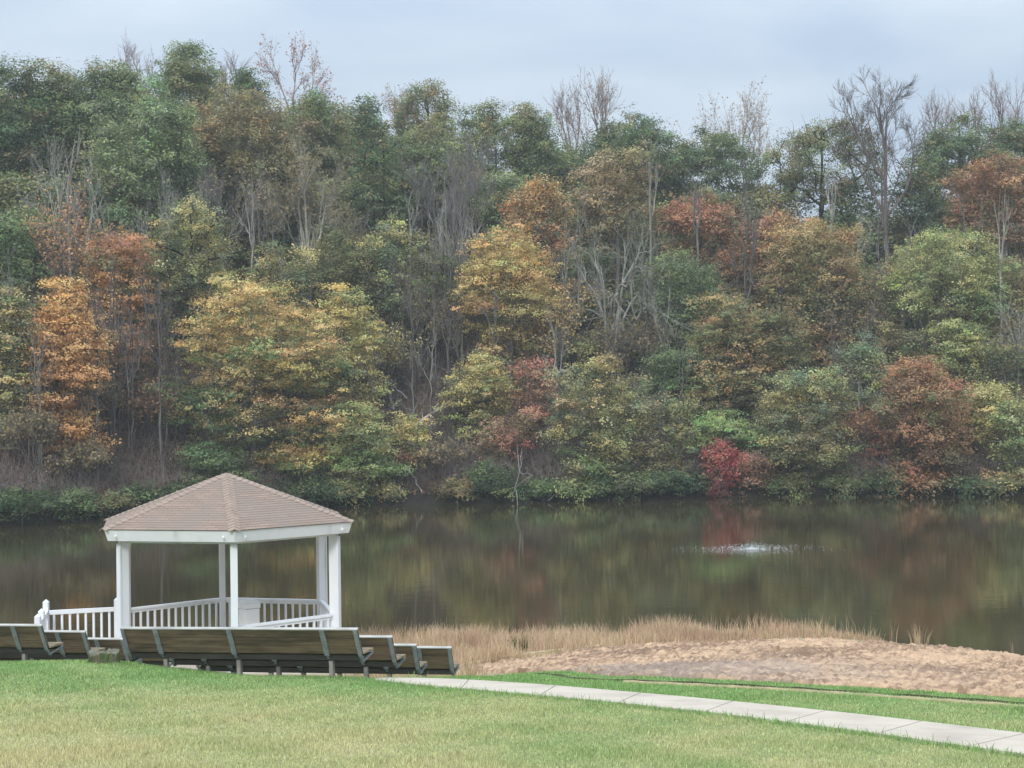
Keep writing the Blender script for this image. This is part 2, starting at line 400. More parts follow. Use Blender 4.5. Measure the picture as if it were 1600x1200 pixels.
# ------------------------------------------------------------------ water
def water_mat():
    m, N, L, b = mat('lake_water', .03, .5)
    b.inputs['IOR'].default_value = 1.33
    L.new(ramp(N, L, noise(N, L, .06, 3), [(.3, (.038, .031, .014)), (.7, (.052, .042, .019))]), b.inputs['Base Color'])
    n1 = noise(N, L, 1.1, 4, stretch=(.55, 1.5, 1), rough=.6); n2 = noise(N, L, 6.5, 3, stretch=(.7, 1.3, 1))
    ad = N.new('ShaderNodeMath'); ad.operation = 'MULTIPLY_ADD'; ad.inputs[1].default_value = .22
    L.new(n2, ad.inputs[0]); L.new(n1, ad.inputs[2])
    bump(N, L, b, ad.outputs[0], .065, .05)
    return m
M['water'] = water_mat()
np_mesh('water', [(-170, 33, 0), (170, 33, 0), (170, 112, 0), (-170, 112, 0)], 4, [0, 1, 2, 3], M['water'])['kind'] = 'structure'

# ------------------------------------------------------------------ far hillside
def shoreY(x): return np.interp(x, [-140, -60, -36, -30.5, -21.3, -11.2, 0, 18.5, 35.3, 70, 140], [66, 78, 84, 88, 97.5, 102.5, 104, 106.5, 102.5, 95, 82])
def hill(x, d):
    z = np.interp(d, [-6, -.5, 0, .5, 5, 12, 20, 30, 45, 60, 85, 140], [-1.6, -.35, .08, .7, 2.3, 7.2, 11.2, 15, 18.5, 20.5, 21, 14])
    f = np.interp(x, [-40, -10, 15, 40], [1.08, 1.0, .95, .84])
    return np.where(z > 0, z * f, z)
def hz(x, y): return float(hill(np.array([x]), np.array([y - float(shoreY(x))]))[0])
hx = np.arange(-140, 140.1, 1.0); hd = np.r_[np.arange(-6, 40, .5), np.arange(40, 141, 4)]
X, D = np.meshgrid(hx, hd); x, d = X.ravel(), D.ravel(); y = shoreY(x) + d
nz_ = vnoise(np.c_[x, y], 41, .5) * .35 + vnoise(np.c_[x, y], 42, 1.5) * .16 + vnoise(np.c_[x, y], 43, 3.6) * .07
Z = hill(x, d) + nz_ * np.clip(d / 3, 0, 1)
t = np.clip(.5 + vnoise(np.c_[x, y], 44, .9) * .6 + rng.normal(0, .2, len(x)), 0, 1)[:, None]
cc = np.array((.062, .044, .036)) * (1 - t) + np.array((.125, .076, .052)) * t
shore_dark = np.clip((1.6 - d) / .8 + .4 * vnoise(np.c_[x, y], 45, 2.0), 0, 1)[:, None]; cc = cc * (1 - shore_dark) + np.array((.022, .02, .015)) * shore_dark  # darker towards the waterline, edge broken by noise
np_mesh('hillside', np.c_[x, y, Z], 4, grid_faces(len(hx), len(hd)), M['hill'], colors=cc, smooth=True)['kind'] = 'structure'

# ------------------------------------------------------------------ gazebo
GX, GY, EPS = -6.963, 36.0, R(13.715)
RE, RP, ZT, FH, ZA, ZR = 3.271, 2.786, CAM_Z - 2.4987, .2526, CAM_Z - 1.3402, CAM_Z - 4.667
ZF = .60
def gv(k, r, z): a = R(-90 + 60 * k) + EPS; return Vector((r * math.cos(a), r * math.sin(a), z))
gaz = empty('gazebo', (GX, GY, 0))
tag(gaz, 'white hexagonal gazebo with brown shingled roof standing at the edge of the lake', 'gazebo')
# roof: stepped shingle courses on each of six faces
rf = MB(); NC = 25
for k in range(6):
    A, B, T = gv(k, RE + .035, ZT + .012), gv(k + 1, RE + .035, ZT + .012), Vector((0, 0, ZA))
    nrm = (B - A).cross(T - A).normalized(); apo = ((A + B) / 2 - T).length; half = (B - A).length / 2
    for i in range(NC):
        t0, t1 = i / NC, (i + 1) / NC
        p = [A.lerp(T, t0) + nrm * .008, B.lerp(T, t0) + nrm * .008, B.lerp(T, t1) + nrm * .003, A.lerp(T, t1) + nrm * .003, A.lerp(T, t0), B.lerp(T, t0)]
        u0, u1 = half * (1 - t0), half * (1 - t1); v0, v1 = t0 * apo + .137 * 40 * 0, t1 * apo
        s = .137 * NC / apo
        o = k * 5.3
        rf.add(p, [(0, 1, 2, 3), (4, 5, 1, 0)], [[(o - u0, v0 * s), (o + u0, v0 * s), (o + u1, v1 * s - 1e-3), (o - u1, v1 * s - 1e-3)], [(o - u0, v0 * s + .002)] * 4])
roof = rf.build('roof', M['shingle'], gaz)
for k in range(6):
    rc = MB(); A, T = gv(k, RE + .05, ZT + .03), Vector((0, 0, ZA + .02)); side = gv(k + 1, 1, 0) - gv(k - 1, 1, 0); side.normalize()
    n = 22; dz = Vector((0, 0, 1))
    for i in range(n):
        a, b = A.lerp(T, i / n), A.lerp(T, min(1, (i + 1.25) / n)); wd = .135 * min(1, (n - i) / 2.5 + .2)
        hh = .05
        P = [a - side * wd - dz * hh + dz * .022, a + dz * .022, a + side * wd - dz * hh + dz * .022,
             b - side * wd - dz * hh + dz * .003, b + dz * .003, b + side * wd - dz * hh + dz * .003]
        P += [P[0] - dz * .02, P[1] - dz * .02, P[2] - dz * .02]
        rc.add(P, [(0, 1, 4, 3), (1, 2, 5, 4), (6, 7, 1, 0), (7, 8, 2, 1)])
    rc.build('ridge_cap', M['ridge'], roof)
for k in range(6):
    A, B = gv(k, RE, ZT), gv(k + 1, RE, ZT); a, b = gv(k, RE - .09, ZT - FH), gv(k + 1, RE - .09, ZT - FH)
    A2, B2, a2, b2 = gv(k, RE - .05, ZT), gv(k + 1, RE - .05, ZT), gv(k, RE - .14, ZT - FH), gv(k + 1, RE - .14, ZT - FH)
    fb = MB(); fb.add([A, B, b, a, A2, B2, b2, a2], [(0, 3, 2, 1), (4, 5, 6, 7), (3, 7, 6, 2), (0, 1, 5, 4)])
    f_ = fb.build('fascia', M['white'], gaz)
    for t in (.08, .92) if k in (0, 5) else ():
        hk = MB(); q = A.lerp(B, t) * .45 + a.lerp(b, t) * .55; out = ((A + B) / 2); out.z = 0; out.normalize()
        hk.bar(q - out * .01, q + out * .055 + Vector((0, 0, -.03)), .035, .06); hk.build('hook', M['white_plastic'], f_)
cb = MB(); cb.prism([gv(k, RE - .16, 0)[:2] for k in range(6)], ZT - FH + .03, ZT - FH + .05); cb.build('ceiling', M['white'], gaz)
bm_ = MB()
for k in range(6): bm_.bar(gv(k, RP - .01, ZT - FH - .02), gv(k + 1, RP - .01, ZT - FH - .02), .09, .10)
bm_.build('ring_beam', M['white'], gaz)
for k in range(6):
    p = MB(); a = R(-90 + 60 * k) + EPS; Mr = Matrix.Rotation(a, 3, 'Z'); z1 = ZT - FH + .02
    p.box(gv(k, RP, (ZF - .1 + z1) / 2), (.20, .125, z1 - ZF + .1), Mr)
    p.box(gv(k, RP + .125 - .003, (ZF - .1 + z1 - .1) / 2), (.045, .16, z1 - ZF), Mr)
    p.box(gv(k, RP, ZF + .07), (.27, .19, .16), Mr)
    p.build('post', M['white'], gaz, .006)
fl = MB(); fl.prism([gv(k, RP + .28, 0)[:2] for k in range(6)], .28, ZF); fl.build('floor', M['concrete'], gaz)
for k in (0, 1, 2, 3):
    A, B = gv(k, RP, ZR - .03), gv(k + 1, RP, ZR - .03); d = (B - A).normalized()
    t = MB(); t.bar(A + d * .11, B - d * .11, .11, .055); t.bar(A + d * .11 + Vector((0, 0, -.062)), B - d * .11 + Vector((0, 0, -.062)), .045, .066)
    rail = t.build('railing', M['white'], gaz)
    t = MB(); t.bar(A + d * .11 - Vector((0, 0, ZR - ZF - .15)), B - d * .11 - Vector((0, 0, ZR - ZF - .15)), .045, .085); t.build('bottom_rail', M['white'], rail)
    nb = 14
    for i in range(1, nb):
        q = A.lerp(B, i / nb); h0, h1 = ZF + .145, ZR - .122
        t = MB(); t.box((q.x, q.y, (h0 + h1) / 2), (.044, .044, h1 - h0), Matrix.Rotation(math.atan2(d.y, d.x), 3, 'Z')); t.build('baluster', M['white'], rail)

# white bin inside the gazebo
bn = empty('litter_bin', (at(389, 950, 37.0).x, 37.0, ZF), R(35))
tag(bn, 'white square litter bin with sloping lid edges standing inside the gazebo', 'bin')
t = MB(); t.box((0, 0, .43), (.40, .40, .86)); t.build('body', M['white_plastic'], bn, .02)
t = MB(); t.box((0, 0, .935), (.43, .43, .13))
t.add([(-.215, -.215, 1.0), (.215, -.215, 1.0), (.215, .215, 1.0), (-.215, .215, 1.0), (-.16, -.16, 1.06), (.16, -.16, 1.06), (.16, .16, 1.06), (-.16, .16, 1.06)],
      [(0, 1, 5, 4), (1, 2, 6, 5), (2, 3, 7, 6), (3, 0, 4, 7), (4, 5, 6, 7)]); t.build('lid', M['white_plastic'], bn, .01)

# railed deck running left from the gazebo
dk = empty('railed_walkway', (-10.5, 36, 0))
tag(dk, 'white railed walkway with capped posts leading left from the gazebo', 'walkway')
def dl(p): return Vector(p) - Vector((-10.5, 36, 0))
Pw = [at(183, 950, 36.9), at(72, 955, 36.4), at(65, 958, 35.1), at(59, 960, 34.3)]
for i, p in enumerate(Pw):
    t = MB(); q = dl((p.x, p.y, 0)); hgt = (1.73, 1.76, 1.70, 1.68)[i]; wd = .125
    t.box(q + Vector((0, 0, (ZF - .2 + hgt) / 2)), (wd, wd, hgt - ZF + .2))
    h = wd / 2 + .008; b = q + Vector((0, 0, hgt))
    t.add([b + Vector((-h, -h, 0)), b + Vector((h, -h, 0)), b + Vector((h, h, 0)), b + Vector((-h, h, 0)), b + Vector((0, 0, .075))], [(0, 1, 4), (1, 2, 4), (2, 3, 4), (3, 0, 4), (3, 2, 1, 0)])
    t.build('post', M['white'], dk)
for i, (a, b) in enumerate(((0, 1), (1, 3))):
    A, B = dl((Pw[a].x, Pw[a].y, ZR - .03)), dl((Pw[b].x, Pw[b].y, ZR - .03)); d = (B - A).normalized()
    t = MB(); t.bar(A + d * .065, B - d * .065, .10, .10); rl = t.build('railing', M['white'], dk)
    t = MB(); t.bar(A + d * .065 - Vector((0, 0, ZR - ZF - .15)), B - d * .065 - Vector((0, 0, ZR - ZF - .15)), .045, .085); t.build('bottom_rail', M['white'], rl)
    nb = 9 if i == 0 else 8
    for j in range(1, nb):
        q = A.lerp(B, j / nb); t = MB(); t.box((q.x, q.y, (ZF + .145 + ZR - .08) / 2), (.05, .05, ZR - ZF - .225)); t.build('baluster', M['white'], rl)
t = MB(); t.prism([dl((x_, y_, 0))[:2] for x_, y_ in ((-11.65, 34.1), (-9.75, 34.4), (-9.75, 37.0), (-11.65, 36.6))], .3, ZF - .012); t.build('deck', M['concrete'], dk)

# ------------------------------------------------------------------ benches
def bench(top_r, top_l, label):
    """top_r / top_l: right and left top corners of the backrest in the world"""
    ax = (top_r - top_l); Ln = ax.length; mid = (top_r + top_l) / 2
    rz = math.atan2(ax.y, ax.x); tilt = math.atan2(ax.z, math.hypot(ax.x, ax.y))
    H = .86
    root = empty('bench', (mid.x, mid.y, mid.z - H), rz); root.rotation_euler = (0, -tilt, rz)
    tag(root, label, 'bench', 'rows of wooden benches facing the gazebo')
    # local: x along the bench, +y forward (towards the lake), backrest reclines towards -y
    rec = R(22); by, bz = 0.0, .40                          # foot of the backrest
    bd = Vector((0, -math.sin(rec), math.cos(rec))); bnrm = Vector((0, math.cos(rec), math.sin(rec)))
    Mb = Matrix((Vector((1, 0, 0)), bnrm, bd)).transposed()
    Hb = (H - bz) / math.cos(rec)
    t = MB(); n = 3; ph = (Hb - .03) / n
    for i in range(n):
        c = Vector((0, by, bz)) + bd * (ph * (i + .5)) + bnrm * .012
        t.box(c + Vector((0, (i % 2) * .003, 0)), (Ln, .045, ph - .012), Mb)
    t.build('backrest', M['wood'], root, .005)
    t = MB(); t.box(Vector((0, by, bz)) + bd * (Hb - .012) + bnrm * .010, (Ln + .02, .07, .024), Mb); t.build('top_board', M['wood_top'], root, .005)
    t = MB()
    for i in range(3): t.box((0, .10 + i * .142, .415 + i * .004), (Ln, .13, .045))
    t.build('seat', M['seat_wood'], root, .005)
    t = MB(); t.box((0, .06, .335), (Ln - .1, .05, .105)); t.box((0, .40, .35), (Ln - .1, .05, .07)); t.build('seat_frame', M['shade_wood'], root, .004)
    for sx_ in (-.5 * Ln + .035, -.5 * Ln + .72, -.5 * Ln + .72 + .325 * (Ln - 0) * .98, .5 * Ln - .66, .5 * Ln - .035):
        t = MB(); c = Vector((sx_, by, bz)) + bd * (Hb * .47) - bnrm * .026
        t.box(c, (.10 if abs(sx_) < .45 * Ln else .07, .016, Hb * 1.0), Mb)
        p = Vector((sx_, by, bz)) - bd * .02 - bnrm * .02
        t.bar(p, p + Vector((0, .10, -.12)), .06, .016, up=(0, 1, 1)); t.bar(p + Vector((0, .09, -.10)), Vector((sx_, .46, .375)), .06, .016)
        for q in (.2, .5, .8): t.box(Vector((sx_, by, bz)) + bd * (Hb * q) - bnrm * .036, (.02, .012, .02), Mb)
        t.build('back_strap', M['steel'], root)
    for sx_ in (-.5 * Ln + .74, -.5 * Ln + .74 + .325 * Ln * .98, .5 * Ln - .64):
        wp = Matrix.Translation((mid.x, mid.y, mid.z - H)) @ Matrix.Rotation(rz, 4, 'Z') @ Matrix.Rotation(-tilt, 4, 'Y') @ Vector((sx_, .10, 0))
        g = gz(wp.x, wp.y) - wp.z - .10
        t = MB(); t.box((sx_, .10, (g + .29) / 2), (.078, .078, .29 - g)); t.build('leg', M['post'], root, .006)
    return root
def bench_at(ur, vr, Yr, rot, label, Ln=4.55, slope=.03):
    tr = at(ur, vr, Yr); a = R(rot)
    bench(tr, tr + Vector((-Ln * math.cos(a), Ln * math.sin(a), -Ln * slope)), label)
bench_at(567, 980, 25.3, 19.5, 'nearest wooden bench of the right block, longest in view, right behind the lawn crest', 4.68)
bench_at(620, 992, 26.6, 18, 'second bench of the right block, its end showing just past the nearest bench', 4.6)
bench_at(656, 1005, 27.9, 15, 'third bench of the right block, between the second and the farthest one', 4.6, .02)
bench_at(709, 1009, 29.3, 12, 'farthest bench of the right block, mossy, with its end against the dry grass', 4.6, .01)
bench_at(76, 974.5, 28.2, 21, 'highest bench of the left block, cut by the left frame edge, topped by pale board', 4.6)
bench_at(143, 984.5, 29.4, 21, 'second bench of the left block, its end in front of the white walkway railing', 4.6)
bench_at(203, 996, 30.6, 20, 'third bench of the left block, partly behind the mossy stump', 4.6)
bench_at(262, 1000, 31.9, 19, 'lowest bench of the left block, seen only beneath the nearest right bench', 4.6)

# mossy stump beside the benches
def stump():
    pp = gp(162, 1036.5); p = Vector((pp[0], pp[1], 0)); g = gz(p.x, p.y); n = 56; V = []; C = []
    r = np.random.default_rng(5); top = max(.13, at(162, 1018, p.y).z - g)
    for j, (zz, s) in enumerate(((-.1, 1.06), (.02, 1.03), (.10, .99), (.17, .98), (top - .01, .96), (top, .90))):
        for k in range(n):
            a = 2 * math.pi * k / n; q = .262 * s * (1 + .05 * math.sin(7 * a + 1) + .03 * math.sin(17 * a) + .02 * r.normal())
            V.append((q * math.cos(a) * 1.0, q * math.sin(a) * .8, zz + (.03 * math.sin(3 * a) + .012 * r.normal()) * (j > 2)))
            mo = max(0, min(1, .45 + .5 * math.sin(5 * a + j) + .3 * r.normal()))
            C.append(np.array((.13, .11, .08)) * (1 - mo) + np.array((.075, .10, .045)) * mo if j < 4 else np.array((.20, .19, .15)))
    Fs = []
    for j in range(5):
        for k in range(n): Fs.append((j * n + k, j * n + (k + 1) % n, (j + 1) * n + (k + 1) % n, (j + 1) * n + k))
    V.append((0, 0, top - .03)); C.append(np.array((.16, .14, .10)))
    for k in range(0, n, 1): Fs.append((5 * n + k, 5 * n + (k + 1) % n, 6 * n, 6 * n))
    me = bpy.data.meshes.new('tree_stump'); me.from_pydata(V, [], [f if f[2] != f[3] else f[:3] for f in Fs])
    a = me.color_attributes.new('Col', 'FLOAT_COLOR', 'POINT'); c4 = np.ones((len(V), 4), np.float32); c4[:, :3] = np.array(C)
    a.data.foreach_set('color', c4.ravel()); me.materials.append(M['bark'])
    o = bpy.data.objects.new('tree_stump', me); col.objects.link(o); o.location = (p.x, p.y, g); o.rotation_euler.z = .3
    tag(o, 'low mossy cut tree stump in front of the left benches', 'stump')
stump()

# ------------------------------------------------------------------ fountain spray
def fountain():
    c = at(1175, 850, 66); c.z = 0
    root = empty('fountain', c); tag(root, 'low fountain of white droplets sprayed across the lake', 'fountain')
    r = np.random.default_rng(8)
    def drops(n, sx_, sy_, hz_, r0, r1, name):
        a = r.uniform(0, 6.283, n); q = np.abs(r.normal(0, .42, n)); q = np.where(q > 1.1, r.uniform(0, 1, n), q)
        P = np.c_[np.cos(a) * q * sx_, np.sin(a) * q * sy_, np.abs(r.normal(0, .5, n)) * hz_ * np.exp(-q * 1.4) + .01]
        rad = r.uniform(r0, r1, n)
        O = np.array([(1, 0, 0), (-1, 0, 0), (0, 1, 0), (0, -1, 0), (0, 0, 1), (0, 0, -1)], float)
        V = (P[:, None, :] + O[None] * rad[:, None, None]).reshape(-1, 3)
        fc = np.array([(0, 2, 4), (2, 1, 4), (1, 3, 4), (3, 0, 4), (2, 0, 5), (1, 2, 5), (3, 1, 5), (0, 3, 5)])
        I = (np.arange(n)[:, None, None] * 6 + fc[None]).reshape(-1)
        np_mesh(name, V, 3, I, M['spray'], root)
    m, N_, L_, b = mat('spray', .3, .5)
    L_.new(ramp(N_, L_, noise(N_, L_, 3), [(.3, (.75, .76, .78)), (.7, (.85, .86, .87))]), b.inputs['Base Color']); M['spray'] = m
    drops(800, 4.1, 1.9, .30, .007, .017, 'spray'); drops(230, 1.0, .18, .12, .010, .022, 'foam')
fountain()

# ------------------------------------------------------------------ trees
def frusta(P0, P1, r0, r1, n):
    d = P1 - P0; l = np.linalg.norm(d, axis=1, keepdims=True); d = d / np.maximum(l, 1e-6)
    ref = np.where(np.abs(d[:, 2:3]) < .9, np.array([[0, 0, 1.]]), np.array([[1., 0, 0]]))
    a = np.cross(d, ref); a /= np.maximum(np.linalg.norm(a, axis=1, keepdims=True), 1e-6); b = np.cross(d, a)
    th = 2 * np.pi * np.arange(n) / n; cs, sn = np.cos(th), np.sin(th)
    ring = a[:, None] * cs[None, :, None] + b[:, None] * sn[None, :, None]
    V = np.concatenate([P0[:, None] + ring * r0[:, None, None], P1[:, None] + ring * r1[:, None, None]], 1).reshape(-1, 3)
    base = np.arange(len(P0))[:, None] * 2 * n; k = np.arange(n)[None]
    I = np.stack([base + k, base + (k + 1) % n, base + n + (k + 1) % n, base + n + k], -1).reshape(-1)
    return V, I
def skeleton(r, base, top_of_trunk, targets, r_trunk, wob=.03, sag=.12, upb=.9, tip=.012, nt=10):
    """trunk + branches reaching every target; returns nodes, parent, radius"""
    base, tt = np.array(base, float), np.array(top_of_trunk, float); Ht = np.linalg.norm(tt - base)
    s = np.linspace(0, 1, nt + 1)[:, None]
    T = base + (tt - base) * s
    T[:, :2] += np.cumsum(r.normal(0, wob * Ht / nt, (nt + 1, 2)), 0) * np.sin(np.pi * np.clip(s, 0, 1)) * 1.6
    nodes = [p for p in T]; par = [-1] + list(range(nt))
    order = np.argsort(np.linalg.norm(targets - (base + tt) / 2 * np.array([1, 1, 0]) - np.array([0, 0, tt[2] * .6]), axis=1))
    for ti in order:
        q = targets[ti]; A = np.array(nodes); d = q - A; dist = np.linalg.norm(d, axis=1)
        horiz = np.linalg.norm(d[:, :2], axis=1)
        cost = dist + upb * np.maximum(0, A[:, 2] + .35 * horiz - q[2]) + np.where(A[:, 2] < base[2] + .22 * Ht, 3, 0)
        i = int(np.argmin(cost)); p = A[i]; nk = 3 if dist[i] > 1.0 else 2
        last = i; off = r.normal(0, .045, 3) * dist[i]
        for k in range(1, nk + 1):
            f = k / nk; pt = p + (q - p) * f + off * math.sin(math.pi * f); pt[2] -= sag * horiz[i] * math.sin(math.pi * f) * .5
            nodes.append(pt); par.append(last); last = len(nodes) - 1
    nodes = np.array(nodes); par = np.array(par); w_ = np.zeros(len(nodes))
    leafn = np.ones(len(nodes), bool); leafn[par[par >= 0]] = False; w_[leafn] = 1
    for i in range(len(nodes) - 1, 0, -1): w_[par[i]] += w_[i]
    rad = tip + (r_trunk - tip) * np.sqrt(w_ / w_[0]) ** 1.15
    st = np.arange(nt + 1); rad[:nt + 1] = np.maximum(rad[:nt + 1], r_trunk * (1 - .75 * st / nt)); rad[0] *= 1.35
    return nodes, par, rad
def fork_tree(r, fork_h, top_h, rx, r_trunk, lean=0, limbs=7, levels=3, kids=4, jit=.10, trop=.16, wide=.55, crook=0.0):
    """trunk that forks into ascending limbs, each splitting again; fitted to a height and half width"""
    wide *= r.uniform(.75, 1.25); trop *= r.uniform(.5, 1.4); jit *= r.uniform(.8, 1.6)
    nodes, par, rad, lev = [np.zeros(3)], [-1], [r_trunk * 1.35], [0]
    def grow(start, d, ln, rr, level):
        ns = 5 if level < 2 else 4 if level < 3 else 3
        last, p = start, nodes[start]; mine = []
        for s_ in range(ns):
            d = d + r.normal(0, jit + crook * (level > 0), 3) + np.array([0, 0, trop * (1 if level else 0)]); d /= np.linalg.norm(d)
            p = p + d * ln / ns; rr_ = rr * (1 - .62 * (s_ + 1) / ns)
            nodes.append(p); par.append(last); rad.append(max(rr_, .009)); lev.append(level); last = len(nodes) - 1; mine.append((last, d.copy()))
        if level < levels:
            nk = int(round(kids * r.uniform(.8, 1.3)))
            for k in range(nk):
                i, dd = mine[min(ns - 1, int(ns * ((.42 if level == 1 else .2) + .6 * (k + .7) / nk)))]
                side = np.cross(dd, r.normal(size=3)); side /= np.linalg.norm(side)
                a = r.uniform(.35, .85); nd = dd * math.cos(a) + side * math.sin(a)
                grow(i, nd, ln * r.uniform(.38, .58), rad[i] * .72, level + 1)
    nt = 8
    for k in range(1, nt + 1):
        f = k / nt
        nodes.append(np.array([lean * f + r.normal(0, .05), r.normal(0, .05), fork_h * f])); par.append(k - 1); rad.append(r_trunk * (1 - .35 * f)); lev.append(0)
    top = top_h - fork_h
    a0 = r.uniform(0, 6.28)
    for k in range(limbs):
        a = a0 + k * 2.4 + r.normal(0, .25); t = wide * (.18 + .95 * ((k * .618) % 1)) * r.uniform(.85, 1.15) if k else .08
        grow(nt if k < 3 else int(r.integers(max(3, nt - 3), nt + 1)), np.array([math.cos(a) * math.sin(t), math.sin(a) * math.sin(t), math.cos(t)]), top * r.uniform(.6, .82) * (1.05 if k == 0 else 1), r_trunk * (.62 if k < 3 else .45), 1)
    nodes = np.array(nodes); up_ = nodes[:, 2] > fork_h
    mxz = np.percentile(nodes[up_, 2], 99.5) - fork_h; nodes[up_, 2] = fork_h + (nodes[up_, 2] - fork_h) * top / mxz
    q = np.percentile(np.abs(nodes[up_, :2] - [lean, 0]), 98); f = rx / q
    w_ = np.clip((nodes[:, 2] - fork_h) / (.25 * top), 0, 1)[:, None]; nodes[:, :2] = nodes[:, :2] * (1 + (f - 1) * w_)
    return nodes, np.array(par), np.array(rad), np.array(lev)
def wood_mesh(name, nodes, par, rad, colr, parent, r, extra=None):
    i = np.arange(1, len(nodes)); P0, P1 = nodes[par[i]], nodes[i]; r0, r1 = np.minimum(rad[par[i]], rad[i] * 1.35 + .004), rad[i]
    thick = r1 > .05
    Vs, Is, nb = [], [], 0
    for msk, n in ((thick, 7), (~thick, 4)):
        if msk.any():
            V, I = frusta(P0[msk], P1[msk], r0[msk], r1[msk], n); Vs.append(V); Is.append(I + nb); nb += len(V)
    if extra is not None:
        V, I = frusta(*extra, 3); Vs.append(V); Is.append(I + nb); nb += len(V)
    V = np.concatenate(Vs); C = np.array(colr) * (1 + .25 * vnoise(V, int(r.integers(1e6)), 1.3)[:, None])
    return np_mesh(name, V, 4, np.concatenate(Is), M['bark'], parent, np.clip(C, .005, 1), True)
def leaf_cards(r, P, nrm, L_, asp, C, name, parent):
    n = len(P); nrm = nrm / np.maximum(np.linalg.norm(nrm, axis=1, keepdims=True), 1e-6)
    t = np.cross(nrm, r.normal(size=(n, 3))); t /= np.maximum(np.linalg.norm(t, axis=1, keepdims=True), 1e-6); b = np.cross(nrm, t)
    l = L_[:, None]; fold = nrm * l * .16
    V = np.stack([P - t * l * .5, P + b * l * asp * .5 + fold - t * l * .06, P + t * l * .5, P - b * l * asp * .5 + fold + t * l * .06], 1).reshape(-1, 3)
    return np_mesh(name, V, 4, np.arange(4 * n), M['leaf'], parent, np.repeat(C, 4, 0))
def unit(r, n):
    v = r.normal(size=(n, 3)); return v / np.linalg.norm(v, axis=1, keepdims=True)

# leaf colours: (outer/upper, inner/lower)
PAL = {
 'dgreen': ((.072, .118, .046), (.050, .086, .036)), 'green': ((.125, .165, .055), (.082, .115, .042)),
 'mgreen': ((.145, .195, .070), (.100, .142, .052)), 'ggreen': ((.135, .165, .090), (.090, .125, .060)),
 'olive': ((.165, .150, .055), (.090, .100, .040)), 'brolive': ((.200, .145, .060), (.120, .105, .045)),
 'yellow': ((.430, .320, .080), (.240, .220, .070)), 'ygreen': ((.300, .290, .085), (.140, .180, .055)),
 'gold': ((.500, .290, .070), (.280, .200, .065)), 'orange': ((.480, .210, .060), (.330, .150, .055)),
 'rust': ((.300, .135, .062), (.190, .090, .045)), 'brown': ((.240, .165, .080), (.150, .115, .055)),
 'tan': ((.330, .215, .105), (.210, .145, .075)), 'red': ((.330, .070, .055), (.230, .080, .050)),
 'crimson': ((.430, .048, .062), (.230, .036, .048)), 'amber': ((.520, .245, .065), (.400, .190, .060)), 'pink': ((.400, .160, .110), (.260, .110, .075)),
 'redor': ((.360, .110, .065), (.290, .150, .060)), 'orgreen': ((.520, .310, .090), (.075, .145, .050)),
 'lime': ((.235, .290, .080), (.130, .190, .058)), 'shrub': ((.050, .085, .038), (.036, .064, .030)),
 'fgreen': ((.090, .150, .055), (.062, .110, .042)), 'ornolive': ((.370, .205, .070), (.115, .145, .052)),
 'yelolive': ((.360, .290, .095), (.165, .165, .060)),
}
GREY, PALE, DARK, WHITE_B, PINKB = (.17, .155, .145), (.33, .32, .29), (.035, .03, .028), (.5, .49, .46), (.27, .20, .19)
LEAF_LAYERS = 4.8; LEAF_GAIN = 1.66
def soft(c):
    c = np.array(c); l = c @ np.array((.3, .59, .11)); return (c * .66 + .34 * l * np.array((1.08, 1.0, .72))) * LEAF_GAIN
MIXIN = {'dgreen': ('olive', .35), 'green': ('olive', .2), 'mgreen': ('ggreen', .3), 'ggreen': ('ygreen', .25), 'olive': ('green', .3), 'brolive': ('olive', .35), 'yellow': ('ygreen', .35), 'ygreen': ('mgreen', .3),
         'gold': ('yellow', .35), 'orange': ('brown', .3), 'rust': ('olive', .25), 'brown': ('olive', .35), 'tan': ('brolive', .35), 'red': ('brown', .3), 'pink': ('brown', .35), 'redor': ('brolive', .3), 'orgreen': ('gold', .1), 'lime': ('mgreen', .3), 'shrub': ('green', .3), 'fgreen': ('mgreen', .3), 'ornolive': ('olive', .3), 'yelolive': ('ggreen', .3), 'crimson': ('pink', .22), 'amber': ('orange', .3)}
